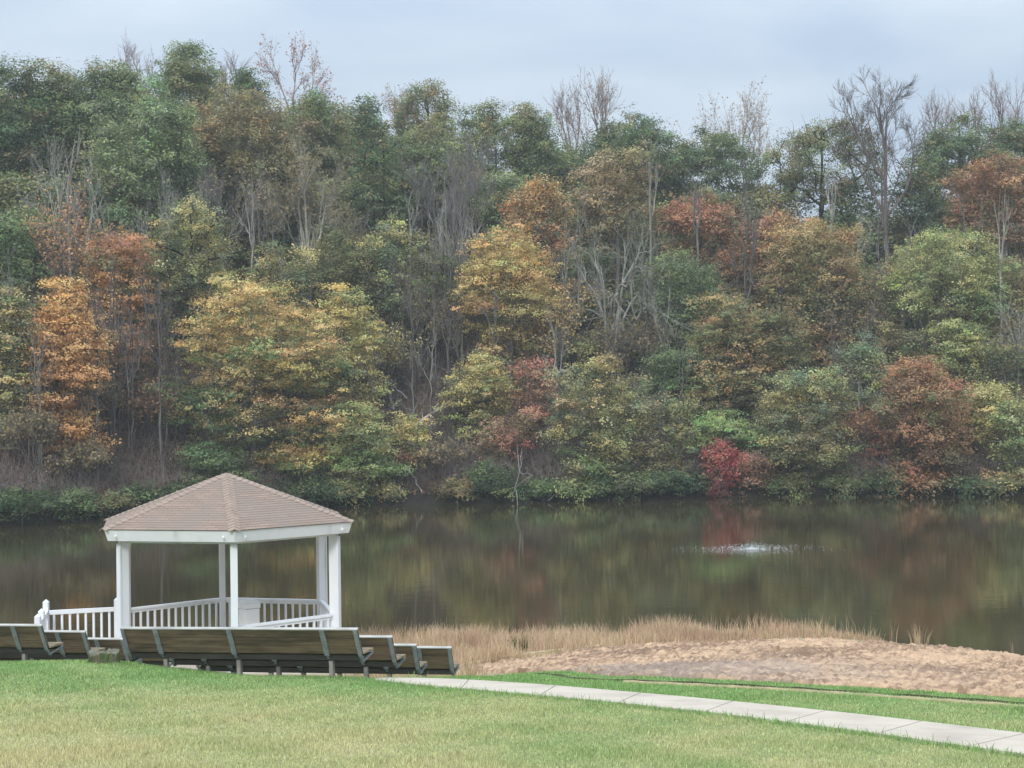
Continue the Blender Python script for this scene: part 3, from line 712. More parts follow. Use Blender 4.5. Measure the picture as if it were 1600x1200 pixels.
def tree(label, u, vt, vb, wpx, d, kind, pal=None, dens=1.0, bark=GREY, group=None, cat='tree', name=None, seed=None, trunk=1.0, flat=None, lean=0, tall=None):
    r = np.random.default_rng(seed if seed is not None else int(u * 7 + vt * 13 + d * 3))
    Y = 100.0 + d
    for _ in range(4): X = at(u, (vt + vb) / 2, Y).x; Y = float(shoreY(X)) + d
    zt, zb = at(u, vt, Y).z, at(u, vb, Y).z; g = hz(X, Y) - .25
    zb = max(zb, g + .15) if d > 2.5 else max(zb - .25, .03); zt = max(zt, zb + .6)
    W, Hc, Ht = wpx * 1.14 * Y / F, zt - zb, zt - g
    bare = kind in ('bare', 'sparse', 'limbs')
    name = name or ('bare_tree' if bare else 'shrub' if kind == 'bush' else 'deciduous_tree')
    root = empty(name, (X, Y, g)); tag(root, label, cat, group)
    rx, rz_ = W / 2, Hc / 2; cz = (zb + zt) / 2 - g
    if bare:
        fork = (zb - g) + Hc * (.10 if kind != 'limbs' else .05)
        lv = 4 if (kind == 'bare' and dens > 1.5) else 3
        rt = np.clip(.0105 * Ht, .05, .24) * trunk * (.75 if d > 50 else 1)
        nodes, par, rad, lev = fork_tree(r, fork, Ht, rx, rt, lean, int(np.clip(round({'bare': 7, 'sparse': 7, 'limbs': 5}[kind] * dens ** .4), 3, 11)), lv if kind != 'limbs' else (3 if dens > .9 else 2),
                                         5 if lv == 3 else 3.4, .07 if kind != 'limbs' else .12, .10 if kind != 'limbs' else .03, .78 if kind != 'limbs' else .95, .0 if kind != 'limbs' else .10)
        tips = nodes[lev >= (lev.max() - 1)]; pd = nodes[lev >= (lev.max() - 1)] - nodes[par[lev >= (lev.max() - 1)]]
        pd = pd / np.maximum(np.linalg.norm(pd, axis=1, keepdims=True), 1e-6); m = 2 if kind != 'limbs' else 1
        P0 = np.repeat(tips, m, 0); out = np.repeat(pd, m, 0) + unit(r, len(P0)) * .75 + np.array([0, 0, .15])
        P1 = P0 + out * r.uniform(.25, .7, (len(P0), 1)) * np.clip(W * .10, .35, .9)
        wood_mesh('trunk', nodes, par, rad, bark, root, r)
        V, I = frusta(P0, P1, np.full(len(P0), .013), np.full(len(P0), .006), 3)
        tc_ = np.array(bark) * (1.05 + .2 * vnoise(V, 77, 1.1)[:, None])
        cr = np_mesh('crown', V, 4, I, M['bark'], root, np.clip(tc_, 0, 1))
        if pal:
            nl = int(min(9000, len(P1) * (1.0 * dens if kind == 'sparse' else .25) * (1 if kind != 'limbs' else 1.5)))
            ii = r.integers(0, len(P1), nl); P = P1[ii] + r.normal(0, .12, (nl, 3))
            c0, c1 = soft(PAL[pal][0]), soft(PAL[pal][1]); tt = r.uniform(0, 1, (nl, 1)); C = (c0 * tt + c1 * (1 - tt)) * r.uniform(.7, 1.25, (nl, 1))
            lf = leaf_cards(r, P, unit(r, nl) + np.array([0, 0, .4]), r.uniform(.13, .25, nl), .75, C, 'leaves', root)
        return root
    fl_ = flat if flat is not None else {'round': .72, 'oval': .75, 'spire': .95, 'layer': .34, 'bush': .7, 'open': .6}[kind]
    rc = np.clip(.15 * W + .38, .4, 1.35) * (1.25 if kind == 'layer' else 1) * (.82 if kind in ('open', 'spire') else 1)
    N_ = int(np.clip(3.5 * rx * rz_ / (rc * rc * max(fl_, .4)) * (.75 if kind == 'open' else 1), 10, 130))
    ph = r.uniform(0, 6.283, 6)
    D_ = unit(r, N_ * 3)
    if kind != 'bush' and d < 38: D_ = D_ / ((np.linalg.norm(D_[:, :2], axis=1) ** 3.2 + np.abs(D_[:, 2]) ** 3.2) ** (1 / 3.2))[:, None]
    rad_ = r.uniform(.25, 1, N_ * 3) ** .45
    az, el = np.arctan2(D_[:, 1], D_[:, 0]), D_[:, 2]
    lob = 1 + .13 * np.sin(3 * az + ph[0]) * np.sin(2.5 * el + ph[1]) + .10 * np.sin(5 * az + ph[2] + 3 * el) + .06 * np.sin(9 * el + ph[3])
    q = D_ * (rad_ * lob)[:, None]
    if kind == 'spire': q[:, :2] *= (1 - .42 * q[:, 2:3]); q[:, 2] = np.where(q[:, 2] > .2, q[:, 2] * (1 + .25 * np.sin(4 * az + ph[4])), q[:, 2])
    if kind == 'layer': q[:, :2] *= np.clip(1.05 - .35 * q[:, 2:3], .5, 1.2)
    if kind == 'bush': q[:, 2] = np.abs(q[:, 2]) * 1.8 - .85
    if kind in ('round', 'oval'): q[:, 2] = np.where(q[:, 2] < -.3, -.3 + (q[:, 2] + .3) * .9, q[:, 2])
    q = np.clip(q, -1.08, 1.06)
    C0 = q * np.array([max(rx - rc * .72, .15), max(rx - rc * .72, .15), max(rz_ - rc * fl_ * .8, .15)]) + np.array([0, 0, cz])
    # thin out clump centres that fall too close together
    keep = [0]
    for i in range(1, len(C0)):
        if len(keep) >= N_: break
        if np.min(np.linalg.norm((C0[keep] - C0[i]) / np.array([1, 1, fl_]), axis=1)) > rc * .62: keep.append(i)
    C0 = C0[keep]; N_ = len(C0)
    rt = np.clip(.0125 * Ht + .01, .05, .30) * trunk
    if kind != 'bush':
        nodes, par, rad = skeleton(r, (0, 0, 0), (lean, 0, min(cz + rz_ * .75, Ht * .93)), C0, rt, .035, .10, .8, .014)
        tp = nodes[11:][rad[11:] < .06]
        if len(tp) and d < 45:
            k = min(420, len(tp) * 2); q0 = tp[r.integers(0, len(tp), k)]; o_ = unit(r, k) + q0 * np.array([1, 1, 0]) / max(rx, .3) * .7 + np.array([0, 0, .35])
            q1 = q0 + o_ * r.uniform(.35, 1.0, (k, 1)); q2 = q1 + (o_ * .6 + unit(r, k) * .6) * r.uniform(.3, .7, (k, 1))
            ex = (np.concatenate([q0, q1]), np.concatenate([q1, q2]), np.r_[np.full(k, .022), np.full(k, .014)], np.r_[np.full(k, .014), np.full(k, .007)])
        else: ex = None
        wood_mesh('trunk', nodes, par, rad, bark, root, r, ex)
    else:
        nodes, par, rad = skeleton(r, (0, 0, 0), (0, 0, max(Ht * .6, .3)), C0, .05, .03, .0, .3, .008, 4)
        wood_mesh('stem', nodes, par, rad, bark, root, r)
    near = d < 22
    Ls = (.165 if near else .22) * (1.0 if W > 3.5 else .9) * (1.3 if 'shaded' in label or 'back rows' in label else 1)
    area = math.pi / 4 * W * Hc
    lay = LEAF_LAYERS * (.62 if kind == 'open' else 1.0) * (1.5 if d > 38 else 1) * (1.15 if kind == 'layer' else 1)
    n = int(np.clip(dens * lay * area / (.5 * Ls * Ls * .72), 600, 60000))
    per = 20 if W > 2.5 else 10; S = max(30, n // per); n = S * per
    rcs = rc * r.uniform(.72, 1.22, N_)
    cs = r.choice(N_, S, p=rcs ** 2 / (rcs ** 2).sum())
    dv = unit(r, S); dv[:, 2] = np.where((dv[:, 2] < 0) & (r.uniform(size=S) < .5), -dv[:, 2], dv[:, 2])
    rr = r.uniform(0, 1, S) ** .40 * np.where(r.uniform(size=S) < (.14 if d < 38 else .06), r.uniform(1, 1.5, S), 1) * (1 + .18 * np.sin(7 * np.arctan2(dv[:, 1], dv[:, 0]) + cs) + .10 * r.normal(size=S))
    loc_s = dv * (rr * rcs[cs])[:, None] * np.array([1, 1, fl_])
    if kind == 'layer': loc_s[:, 2] -= .16 * (loc_s[:, 0] ** 2 + loc_s[:, 1] ** 2) / rc
    fr = r.uniform(size=S) < (.22 if kind != 'open' else .10); D2 = unit(r, S); D2[:, 2] = np.where(D2[:, 2] < -.2, -D2[:, 2], D2[:, 2])
    loc_s[fr] = (D2 * r.uniform(.45, 1.0, (S, 1)) * np.array([rx * .95, rx * .95, rz_ * .95]) + np.array([0, 0, cz]) - C0[cs])[fr]
    sz = Ls * r.uniform(1.0, 2.1, S)
    ns = dv * .75 + np.array([0, -.1, .8]) + unit(r, S) * .45
    si = np.repeat(np.arange(S), per); ci = cs[si]; loc = loc_s[si]
    off = r.normal(0, 1, (n, 3)) * sz[si][:, None] * np.array([1, 1, .42 if kind == 'layer' else .6])
    P = C0[ci] + loc + off
    P[:, 2] = np.maximum(P[:, 2], np.where(P[:, 1] < .3, .04 - g, .12)) if d < 4 else np.maximum(P[:, 2], .12)
    nrm = ns[si] + unit(r, n) * .45
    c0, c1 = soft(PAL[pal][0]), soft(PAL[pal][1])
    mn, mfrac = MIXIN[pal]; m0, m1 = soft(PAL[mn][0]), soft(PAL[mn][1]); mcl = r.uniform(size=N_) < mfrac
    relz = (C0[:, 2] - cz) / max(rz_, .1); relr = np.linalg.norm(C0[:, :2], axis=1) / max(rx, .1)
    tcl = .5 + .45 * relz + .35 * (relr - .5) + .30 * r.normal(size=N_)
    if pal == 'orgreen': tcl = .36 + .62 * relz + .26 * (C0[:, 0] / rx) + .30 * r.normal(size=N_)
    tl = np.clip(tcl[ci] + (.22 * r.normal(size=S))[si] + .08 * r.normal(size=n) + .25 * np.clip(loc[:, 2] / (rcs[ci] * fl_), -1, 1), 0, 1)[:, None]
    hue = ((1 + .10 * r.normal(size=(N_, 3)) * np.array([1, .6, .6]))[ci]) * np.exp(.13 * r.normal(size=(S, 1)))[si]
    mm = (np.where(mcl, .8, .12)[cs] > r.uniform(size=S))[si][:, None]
    if d > 28: c0, c1, m0, m1 = (q_ * 1.22 for q_ in (c0, c1, m0, m1))  # far leaf colours lightened, distance haze painted into them
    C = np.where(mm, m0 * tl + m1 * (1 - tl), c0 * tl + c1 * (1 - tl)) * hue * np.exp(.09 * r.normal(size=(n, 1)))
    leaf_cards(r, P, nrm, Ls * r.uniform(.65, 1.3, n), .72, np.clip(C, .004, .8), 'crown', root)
    return root

T = tree
# ---- skyline
T('dark green tree at the left end of the skyline', 25, 103, 330, 125, 46, 'round', 'dgreen')
T('second dark green tree from the left end of the skyline', 92, 98, 330, 105, 48, 'round', 'green')
T('broad dark green skyline tree with small sky gaps, left of the bare pinkish tree', 172, 88, 320, 130, 46, 'round', 'dgreen', .9)
T('pinkish bare treetop standing left of the spired green tree', 215, 62, 200, 95, 62, 'bare', None, .9, PINKB)
T('tall green tree with several pointed spires, highest at left of the skyline', 293, 55, 300, 120, 50, 'spire', 'green', .85)
T('small bare treetop just right of the spired green tree', 362, 88, 190, 60, 62, 'bare', None, .8, PINKB)
T('small dark evergreen top between the spired tree and the pale orange treetop', 385, 102, 220, 70, 54, 'open', 'dgreen')
T('feathery pale orange treetop, half bare, high above the olive crown', 458, 64, 210, 105, 58, 'sparse', 'pink', 1.1, PINKB)
T('large rounded olive brown crown under the feathery orange treetop', 372, 133, 345, 185, 36, 'round', 'brolive', 1.05)
T('olive green skyline tree under and right of the feathery orange treetop', 495, 138, 340, 120, 44, 'round', 'olive')
T('dark green skyline tree with small pointed tip, right of the olive one', 570, 146, 350, 90, 48, 'round', 'dgreen')
T('thin half bare pinkish treetop left of the tall brown green one', 625, 138, 260, 60, 60, 'sparse', 'tan', .8, PINKB)
T('tall narrow brown green treetop with two heads above the middle skyline', 668, 122, 260, 100, 54, 'open', 'olive', 1.0)
T('fresh green tree with sky showing through, right of the two headed treetop', 770, 158, 340, 135, 46, 'open', 'green', 1.1)
T('green skyline tree just left of the group of bare treetops', 838, 160, 360, 85, 46, 'round', 'green', .9)
T('short bare treetop, left one of the bare pair over the broad crown', 893, 135, 260, 85, 60, 'bare', None, .9, PINKB)
T('tall bare treetop with a few orange leaves, right one of the pair', 938, 113, 270, 95, 58, 'bare', 'tan', 1.1, PINKB)
T('broad domed dark green crown below the pair of bare treetops', 985, 178, 375, 190, 44, 'round', 'dgreen', 1.05)
T('wide dark green crown with holes of sky, left of the spreading oak', 1120, 195, 390, 165, 46, 'open', 'dgreen', 1.25)
T('wide feathery bare tree with a few leaves behind the dark green crown', 1165, 146, 360, 150, 54, 'sparse', 'tan', 1.1, PINKB)
T('spreading oak with dark limbs and loose green clumps against the sky', 1285, 182, 345, 185, 40, 'open', 'olive', .8, DARK)
T('tallest bare tree with wide fan of fine dark twigs against the sky', 1381, 111, 300, 128, 34, 'bare', None, 2.4, (.15, .12, .115), trunk=1.1)
T('bare pale treetop between the tall bare fan and the dark evergreens', 1468, 146, 300, 80, 56, 'bare', None, .9, PINKB)
T('bare treetop at the right end of the skyline', 1570, 112, 260, 95, 58, 'bare', None, 1.1, PINKB)
T('small bare treetop just left of the last one on the skyline', 1525, 140, 260, 60, 60, 'bare', None, .8, PINKB)
T('dark green tree with open trunks, right of the tall bare fan', 1500, 176, 360, 140, 44, 'open', 'dgreen', 1.3)
T('dark green tree at the right end of the skyline', 1585, 178, 340, 95, 46, 'round', 'dgreen', .85)
T('lower dark green tree tucked beside the trunk of the tall bare fan', 1430, 236, 400, 85, 38, 'round', 'dgreen', .8)
T('orange brown crown cut by the right frame edge, under the dark skyline', 1568, 236, 480, 165, 28, 'round', 'rust', .95)
# ---- upper slope
T('big rounded mid green oak below the left skyline', 228, 132, 440, 185, 34, 'oval', 'mgreen', 1.0)
T('green crown cut by the left frame edge halfway up the slope', 8, 330, 500, 75, 22, 'round', 'fgreen')
T('pale grey limbed bare tree, highest of the left bare ones', 90, 215, 430, 130, 34, 'limbs', None, 1.0, PALE)
T('second pale grey bare tree leaning beside the big green oak', 165, 290, 450, 90, 28, 'limbs', None, .8, PALE)
T('purplish twiggy tree with thin orange leaves above the left bank', 105, 290, 560, 140, 20, 'sparse', 'orange', 1.15, (.22, .16, .155))
T('rounded orange tree right of the purplish twiggy one', 185, 345, 560, 115, 17, 'layer', 'orange', .9)
T('yellow and olive tree with a black forked trunk', 298, 308, 500, 145, 18, 'open', 'yelolive', 1.15, DARK, trunk=1.4)
T('grey twiggy bare tree above the yellow tree with the black trunk', 345, 260, 400, 120, 28, 'bare', 'tan', 1.2, (.21, .19, .185))
T('sparse tan tree with a long pale trunk in the middle of the slope', 482, 220, 420, 150, 26, 'sparse', 'brown', 2.0, (.31, .29, .25), trunk=1.25)
T('olive brown crown left of the sparse tan tree', 420, 215, 400, 150, 32, 'round', 'brolive', .9)
T('dark green tree with black branching limbs right of the sparse tan tree', 600, 205, 430, 135, 32, 'open', 'dgreen', 1.3, DARK)
T('dull green crown low behind the sparse tan tree', 530, 360, 520, 130, 20, 'round', 'olive', .8)
T('light grey green crown spreading above the dark gap in the bank', 622, 345, 520, 125, 18, 'open', 'ggreen', 1.2)
T('olive tree with brown tints under the two headed treetop', 672, 195, 380, 110, 34, 'round', 'olive')
T('finely twigged grey bare tree beneath the middle skyline', 722, 190, 460, 130, 26, 'bare', None, 1.9, (.19, .175, .17))
T('green crown right of the finely twigged grey tree', 775, 255, 420, 90, 30, 'round', 'mgreen', .9)
T('orange topped tree left of the big grey limbed tree', 842, 275, 430, 105, 22, 'round', 'orange', .9)
T('loose yellow orange tree in tiers above the reddish sapling', 795, 345, 570, 150, 13, 'layer', 'gold', .85)
T('tan orange crown rising behind the big grey limbed tree', 962, 228, 400, 125, 26, 'open', 'tan', 1.2)
T('big grey bare tree with twisted limbs in the centre of the wood', 962, 310, 560, 200, 15, 'limbs', 'brolive', 3.2, (.25, .24, .215), trunk=1.7)
T('maroon red crown on the slope right of the big grey tree', 1092, 300, 430, 135, 24, 'round', 'redor', 1.0)
T('green hearted crown just below the maroon red one', 1062, 385, 550, 125, 16, 'round', 'mgreen', 1.0)
T('rusty orange crown right of the maroon one', 1188, 328, 520, 135, 22, 'round', 'rust', .95)
T('large crown orange on top and olive beneath, right half of the slope', 1278, 335, 570, 155, 16, 'round', 'ornolive', 1.05)
T('wide yellow green crown below the dark skyline at right', 1475, 352, 570, 190, 16, 'round', 'ygreen', 1.0)
T('brown crown behind the wide yellow green one', 1555, 400, 600, 130, 18, 'round', 'brown', .8)
T('grey bare tree with drooping pale branches at the right frame edge', 1588, 460, 640, 110, 9, 'limbs', 'brown', 1.2, PALE)
T('gray twiggy bare tree between the orange olive crown and the yellow green one', 1372, 420, 560, 100, 18, 'sparse', 'brown', 1.3, (.22, .2, .19))
# ---- lower slope and shore
T('yellow green tree cut by the left frame edge above the bank', 15, 440, 720, 85, 8, 'layer', 'yelolive', .95)
T('bright orange yellow tree in hanging tiers, left bank', 98, 440, 738, 132, 7, 'layer', 'amber', 1.1)
T('small orange maple between the hanging orange tree and the dark gap', 195, 500, 650, 90, 12, 'layer', 'rust', .6)
T('large beech behind the gazebo, orange outside and deep green within', 395, 432, 775, 270, 5, 'layer', 'orgreen', 1.25)
T('yellow tiered tree right of the large green and orange beech', 540, 440, 690, 125, 8, 'layer', 'yellow', .75)
T('yellow green leafy tree hanging over the water right of the gazebo roof', 562, 630, 789, 115, .8, 'layer', 'ygreen', .95)
T('thin yellow leaved sapling leaning over the bare earth bank', 640, 640, 740, 85, 4, 'layer', 'yellow', .4)
T('yellow leaved tree beside the bare earth bank', 752, 545, 690, 120, 8, 'layer', 'yellow', .7)
T('slim reddish pink tree right of the bare earth bank', 832, 555, 700, 75, 7, 'open', 'pink', 1.0)
T('low pinkish red shrub by the white leaning snag', 790, 640, 740, 90, 4, 'open', 'pink', .8)
T('pale olive yellow tree with speckled leaves left of the dark shore shrubs', 930, 545, 781, 150, 1.2, 'open', 'yelolive', 1.35)
T('brown yellow speckled tree in front of the feathery green one', 1030, 610, 779, 105, 1.2, 'open', 'yelolive', 1.2)
T('feathery fern green tree with drooping sprays, middle right', 1062, 530, 720, 125, 9, 'layer', 'fgreen', .9)
T('orange olive tree in tiers above the lime green bush', 1150, 455, 650, 150, 9, 'layer', 'ornolive', 1.0)
T('olive tree with tan tints between the tiered orange and speckled trees', 1215, 470, 640, 110, 10, 'round', 'brolive', .85)
T('lime green leafy shrub right above the crimson bush', 1130, 635, 725, 110, 4, 'layer', 'lime', .9, name='shrub', cat='shrub')
T('crimson red bush at the waterline, brightest red in the wood', 1122, 692, 779, 52, .2, 'oval', 'crimson', 1.5, cat='shrub', name='shrub')
T('pinkish orange bush touching the crimson one on its right', 1176, 702, 778, 66, .4, 'oval', 'pink', 1.1, cat='shrub', name='shrub')
T('olive yellow tree hanging over the water right of the crimson bush', 1262, 570, 778, 150, 1.0, 'open', 'yelolive', 1.5)
T('grey green tree with slender white trunk', 1345, 520, 660, 100, 8, 'open', 'ggreen', 1.2, WHITE_B, trunk=.9)
T('small maroon red maple low beside the white trunk', 1390, 670, 730, 75, 4, 'layer', 'red', .6)
T('rounded rust brown tree leaning over the water near the right', 1440, 550, 776, 150, 1.2, 'round', 'rust', 1.1)
T('bright yellow tree right of the rust brown one', 1548, 590, 715, 105, 4, 'open', 'yellow', 1.3)
T('yellow green tree touching the right frame edge at the waterline', 1592, 615, 777, 70, .8, 'open', 'ygreen', 1.2)
T('small olive tree in the shade left of the yellow tree at right', 1500, 620, 735, 60, 6, 'round', 'green', .8)
# ---- shrubs along the water, each placed by what stands next to it
for (u, vt, vb, w_, p, lb) in (
    (385, 752, 800, 110, 'shrub', 'dark shrub behind the peak of the gazebo roof'),
    (598, 768, 788, 60, 'yelolive', 'small olive shrub at the left foot of the bare earth bank'),
    (715, 742, 786, 60, 'brown', 'brown twiggy shrub at the right foot of the bare earth bank'),
    (950, 750, 783, 60, 'fgreen', 'green shrub left of the wide dark shrub under the speckled trees'),
    (1440, 742, 777, 110, 'rust', 'wide rusty shrub beneath the rust brown tree'),
    (1530, 742, 776, 60, 'fgreen', 'green shrub touching the left end of the fallen tree'),
    (30, 770, 825, 110, 'shrub', 'dark laurel shrub at the left frame edge of the far shore'),
    (112, 772, 818, 90, 'fgreen', 'lighter green shrub, second from the left on the far shore'),
    (170, 768, 812, 80, 'brolive', 'low dull brownish shrub just left of the gazebo roof'),
    (222, 752, 806, 110, 'shrub', 'wide dark shrub meeting the left slope of the gazebo roof'),
    (300, 750, 802, 90, 'shrub', 'dark shrub behind the left slope of the gazebo roof'),
    (478, 745, 795, 110, 'shrub', 'dark shrub behind the right slope of the gazebo roof'),
    (540, 755, 792, 70, 'ygreen', 'low yellow green shrub under the yellow green tree by the gazebo roof'),
    (768, 712, 788, 95, 'shrub', 'dark green shrub just left of the white leaning snag'),
    (850, 745, 786, 90, 'fgreen', 'green shrub just right of the white leaning snag'),
    (905, 748, 784, 60, 'ygreen', 'small yellow green shrub beneath the pale olive tree'),
    (1000, 735, 782, 130, 'shrub', 'wide dark shrub beneath the brown yellow speckled tree'),
    (1072, 735, 780, 80, 'shrub', 'dark shrub just left of the crimson bush'),
    (1235, 735, 778, 90, 'olive', 'olive shrub right of the pinkish orange bush'),
    (1320, 740, 778, 90, 'olive', 'olive shrub below the slender white trunk'),
    (1382, 728, 778, 90, 'shrub', 'dark blue green shrub left of the rust brown tree'),
    (1490, 745, 776, 80, 'shrub', 'dark shrub between the rust brown tree and the fallen tree'),
    (1570, 735, 775, 90, 'yelolive', 'yellowish shrub behind the fallen tree at right')):
    T(lb, u, vt + (int(u * 7) % 23) - 14, vb + 4, w_ * (.85 + (int(u * 3) % 7) * .06), -.05 + (int(u) % 5) * .16, 'bush', p, .95, cat='shrub', group='shrubs along the far waterline')

# ---- trees of the wood that only show between the others
rr_ = np.random.default_rng(77)
SKY_U = [0, 180, 300, 420, 560, 700, 850, 1000, 1150, 1290, 1330, 1400, 1600]
for i, u in enumerate(range(-40, 1680, 66)):
    top = float(np.interp(u, SKY_U, [130, 115, 120, 160, 185, 195, 205, 215, 250, 290, 330, 300, 235])) + rr_.uniform(10, 60)
    T('dull green tree of the back rows, glimpsed only between nearer crowns', u + rr_.uniform(-20, 20), top, top + 290, 130, 50 + rr_.uniform(0, 14), 'round', ['dgreen', 'dgreen', 'green', 'olive'][i % 4], .8, group='trees in the back rows of the wood')
for k, (v0, d0, st) in enumerate(((270, 36, 96), (345, 28, 92))):
    for i, u in enumerate(range(-30 + 40 * k, 1680, st)):
        top = v0 + float(np.interp(u, [0, 900, 1300, 1600], [-15, 0, 45, 25])) + rr_.uniform(-20, 40)
        T('shaded brownish or green tree deep in the middle of the slope', u + rr_.uniform(-25, 25), top, top + 220, 130, d0 + rr_.uniform(0, 6), 'round', ['olive', 'green', 'dgreen', 'brolive', 'mgreen'][(i + k) % 5], .75, bark=DARK, group='shaded trees in the middle of the slope')
for k, (v0, d0, st) in enumerate(((420, 20, 100), (510, 13, 104))):
    for i, u in enumerate(range(10 + 40 * k, 1660, st)):
        if k and (590 < u < 760 or 140 < u < 270): continue
        top = v0 + rr_.uniform(-20, 40)
        T('shaded leafy tree low on the slope behind the shore trees', u + rr_.uniform(-25, 25), top, top + 200, 130, d0 + rr_.uniform(0, 4), 'round', ['olive', 'brolive', 'green', 'mgreen', 'ornolive'][(i + 2 * k) % 5], .7, bark=DARK, group='shaded trees low on the slope')
for (u, vt, vb, w_, d, k, p, lb) in (
    (50, 640, 740, 80, 4, 'sparse', 'brown', 'small twiggy brown tree on the left bank under the hanging orange tree'),
    (130, 690, 770, 80, 3, 'sparse', 'brown', 'low grey brown brush left of the gazebo roof, above the shore shrubs'),
    (235, 600, 740, 90, 8, 'sparse', 'rust', 'thin rusty leaved understory tree in the dark gap left of the large beech'),
    (165, 600, 720, 60, 10, 'sparse', 'brown', 'thin brown leaved understory tree at the left side of the dark gap'),
    (255, 480, 600, 80, 16, 'sparse', 'brolive', 'wispy olive twigged tree above the dark gap'),
    (655, 430, 600, 120, 15, 'sparse', 'brolive', 'wispy bare limbed tree over the dark gap of the earth bank'),
    (600, 500, 640, 90, 11, 'sparse', 'yellow', 'wispy yellow leaved tree left of the fallen pale trunk'),
    (700, 480, 640, 100, 16, 'sparse', 'brown', 'brown twigged thicket in the dark gap above the fallen trunk'),
    (690, 690, 775, 90, 3, 'sparse', 'brown', 'grey brown brush at the water below the bare earth bank'),
    (625, 710, 782, 60, 3, 'sparse', 'rust', 'rusty leaved brush at the left end of the bare earth bank'),
    (870, 460, 640, 100, 12, 'sparse', 'gold', 'thin gold leaved tree left of the big grey limbed tree'),
    (900, 600, 720, 70, 6, 'sparse', 'ggreen', 'thin grey green tree left of the speckled olive one'),
    (1000, 500, 640, 110, 13, 'sparse', 'brown', 'twiggy brown tree just right of the big grey limbed tree'),
    (1110, 560, 680, 90, 7, 'open', 'ornolive', 'small olive orange tree above the lime green shrub'),
    (1215, 620, 750, 90, 5, 'open', 'olive', 'small olive tree between the pinkish bush and the hanging yellow one'),
    (1310, 450, 600, 110, 13, 'sparse', 'brown', 'twiggy brown green tree below the large orange topped crown'),
    (1400, 500, 640, 90, 11, 'open', 'brolive', 'olive brown tree above the small maroon maple'),
    (1355, 640, 745, 70, 5, 'sparse', 'redor', 'thin reddish brush at the foot of the slender white trunk'),
    (1500, 500, 640, 100, 10, 'layer', 'ygreen', 'yellow green tree in tiers below the wide yellow green crown'),
    (1570, 520, 650, 90, 8, 'open', 'olive', 'olive tree behind the drooping pale branches'),
    (440, 380, 480, 110, 14, 'open', 'yelolive', 'yellow tinted crown rising behind the large beech'),
    (690, 400, 520, 90, 19, 'open', 'olive', 'loose olive crown above the dark gap'),
    (540, 560, 680, 90, 6, 'open', 'yelolive', 'loose yellow olive tree between the beech and the earth bank'),
    (330, 690, 775, 120, 3, 'layer', 'fgreen', 'deep green low boughs behind the peak of the gazebo roof'),
    (460, 690, 780, 120, 3, 'layer', 'orgreen', 'low orange tipped boughs behind the right roof slope')):
    T(lb, u, vt, vb, w_, d, k, p, 1.1)
# ---- slim bare saplings and dark trunks in the gaps
slim = [(150, 700, 250, 9), (182, 690, 260, 12), (205, 735, 260, 6), (232, 700, 300, 11), (250, 720, 220, 8), (60, 740, 200, 4), (40, 745, 150, 3), (128, 745, 170, 4),
        (610, 640, 260, 16), (655, 560, 240, 20), (685, 560, 260, 21), (715, 570, 280, 19), (742, 560, 250, 22), (700, 640, 200, 13), (580, 720, 200, 5), (870, 740, 260, 4), (880, 700, 200, 7), (1010, 620, 200, 12), (1300, 700, 180, 6), (1420, 600, 180, 14), (1160, 470, 200, 24), (770, 640, 200, 9)]
slim += [(float(rr_.uniform(a_, b_)), float(rr_.uniform(620, 740)), float(rr_.uniform(110, 240)), float(rr_.uniform(4, 16))) for a_, b_, k_ in ((135, 285, 16), (600, 750, 14), (0, 130, 8), (780, 1600, 16)) for _ in range(k_)]
for (u, vb, hp, d) in slim:
    T('slim bare grey trunk standing in a gap of the wood', u, vb - hp, vb - hp * .55, 42, d, 'limbs', None, .5, (.13, .115, .11) if int(u) % 3 else (.27, .255, .235), name='bare_sapling', cat='sapling', group='slim bare trunks in the gaps', trunk=.62)

for (u, vt, vb, w_, d, lb, bk) in (
    (135, 238, 400, 70, 26, 'pale crooked bare tree between the two pale grey ones, in front of the big oak', PALE),
    (245, 262, 430, 80, 27, 'pale bare limbs crossing the lower part of the big green oak', PALE),
    (405, 250, 420, 70, 27, 'bare grey tree in front of the olive brown crown', GREY),
    (705, 300, 560, 90, 19, 'bare grey tree with forked trunk above the dark gap', PALE),
    (1165, 300, 480, 60, 17, 'straight bare grey trunk between the maroon and the rusty crowns', GREY),
    (1045, 420, 580, 90, 11, 'pale crooked bare tree right of the big grey limbed one', PALE),
    (895, 330, 520, 80, 14, 'bare grey tree just left of the big grey limbed one', GREY),
    (1330, 330, 420, 60, 30, 'pale leaning bare tree beside the foot of the tall bare fan', PALE),
    (1440, 400, 560, 70, 14, 'grey bare branches poking through the wide yellow green crown', PALE)):
    T(lb, u, vt, vb, w_, d, 'limbs', None, 1.0, bk, trunk=.85)
for i in range(24):
    u = 40 + i * 66 + float(rr_.uniform(-25, 25)); vb = float(rr_.uniform(400, 560)); hp = float(rr_.uniform(130, 230))
    T('tall thin grey trunk rising among the crowns of the mid slope', u, vb - hp, vb - hp * .4, 48, float(rr_.uniform(14, 24)), 'limbs', None, .6, (.30, .285, .26) if i % 2 else (.17, .155, .15), name='bare_sapling', cat='sapling', group='tall thin trunks among the crowns', trunk=.7)

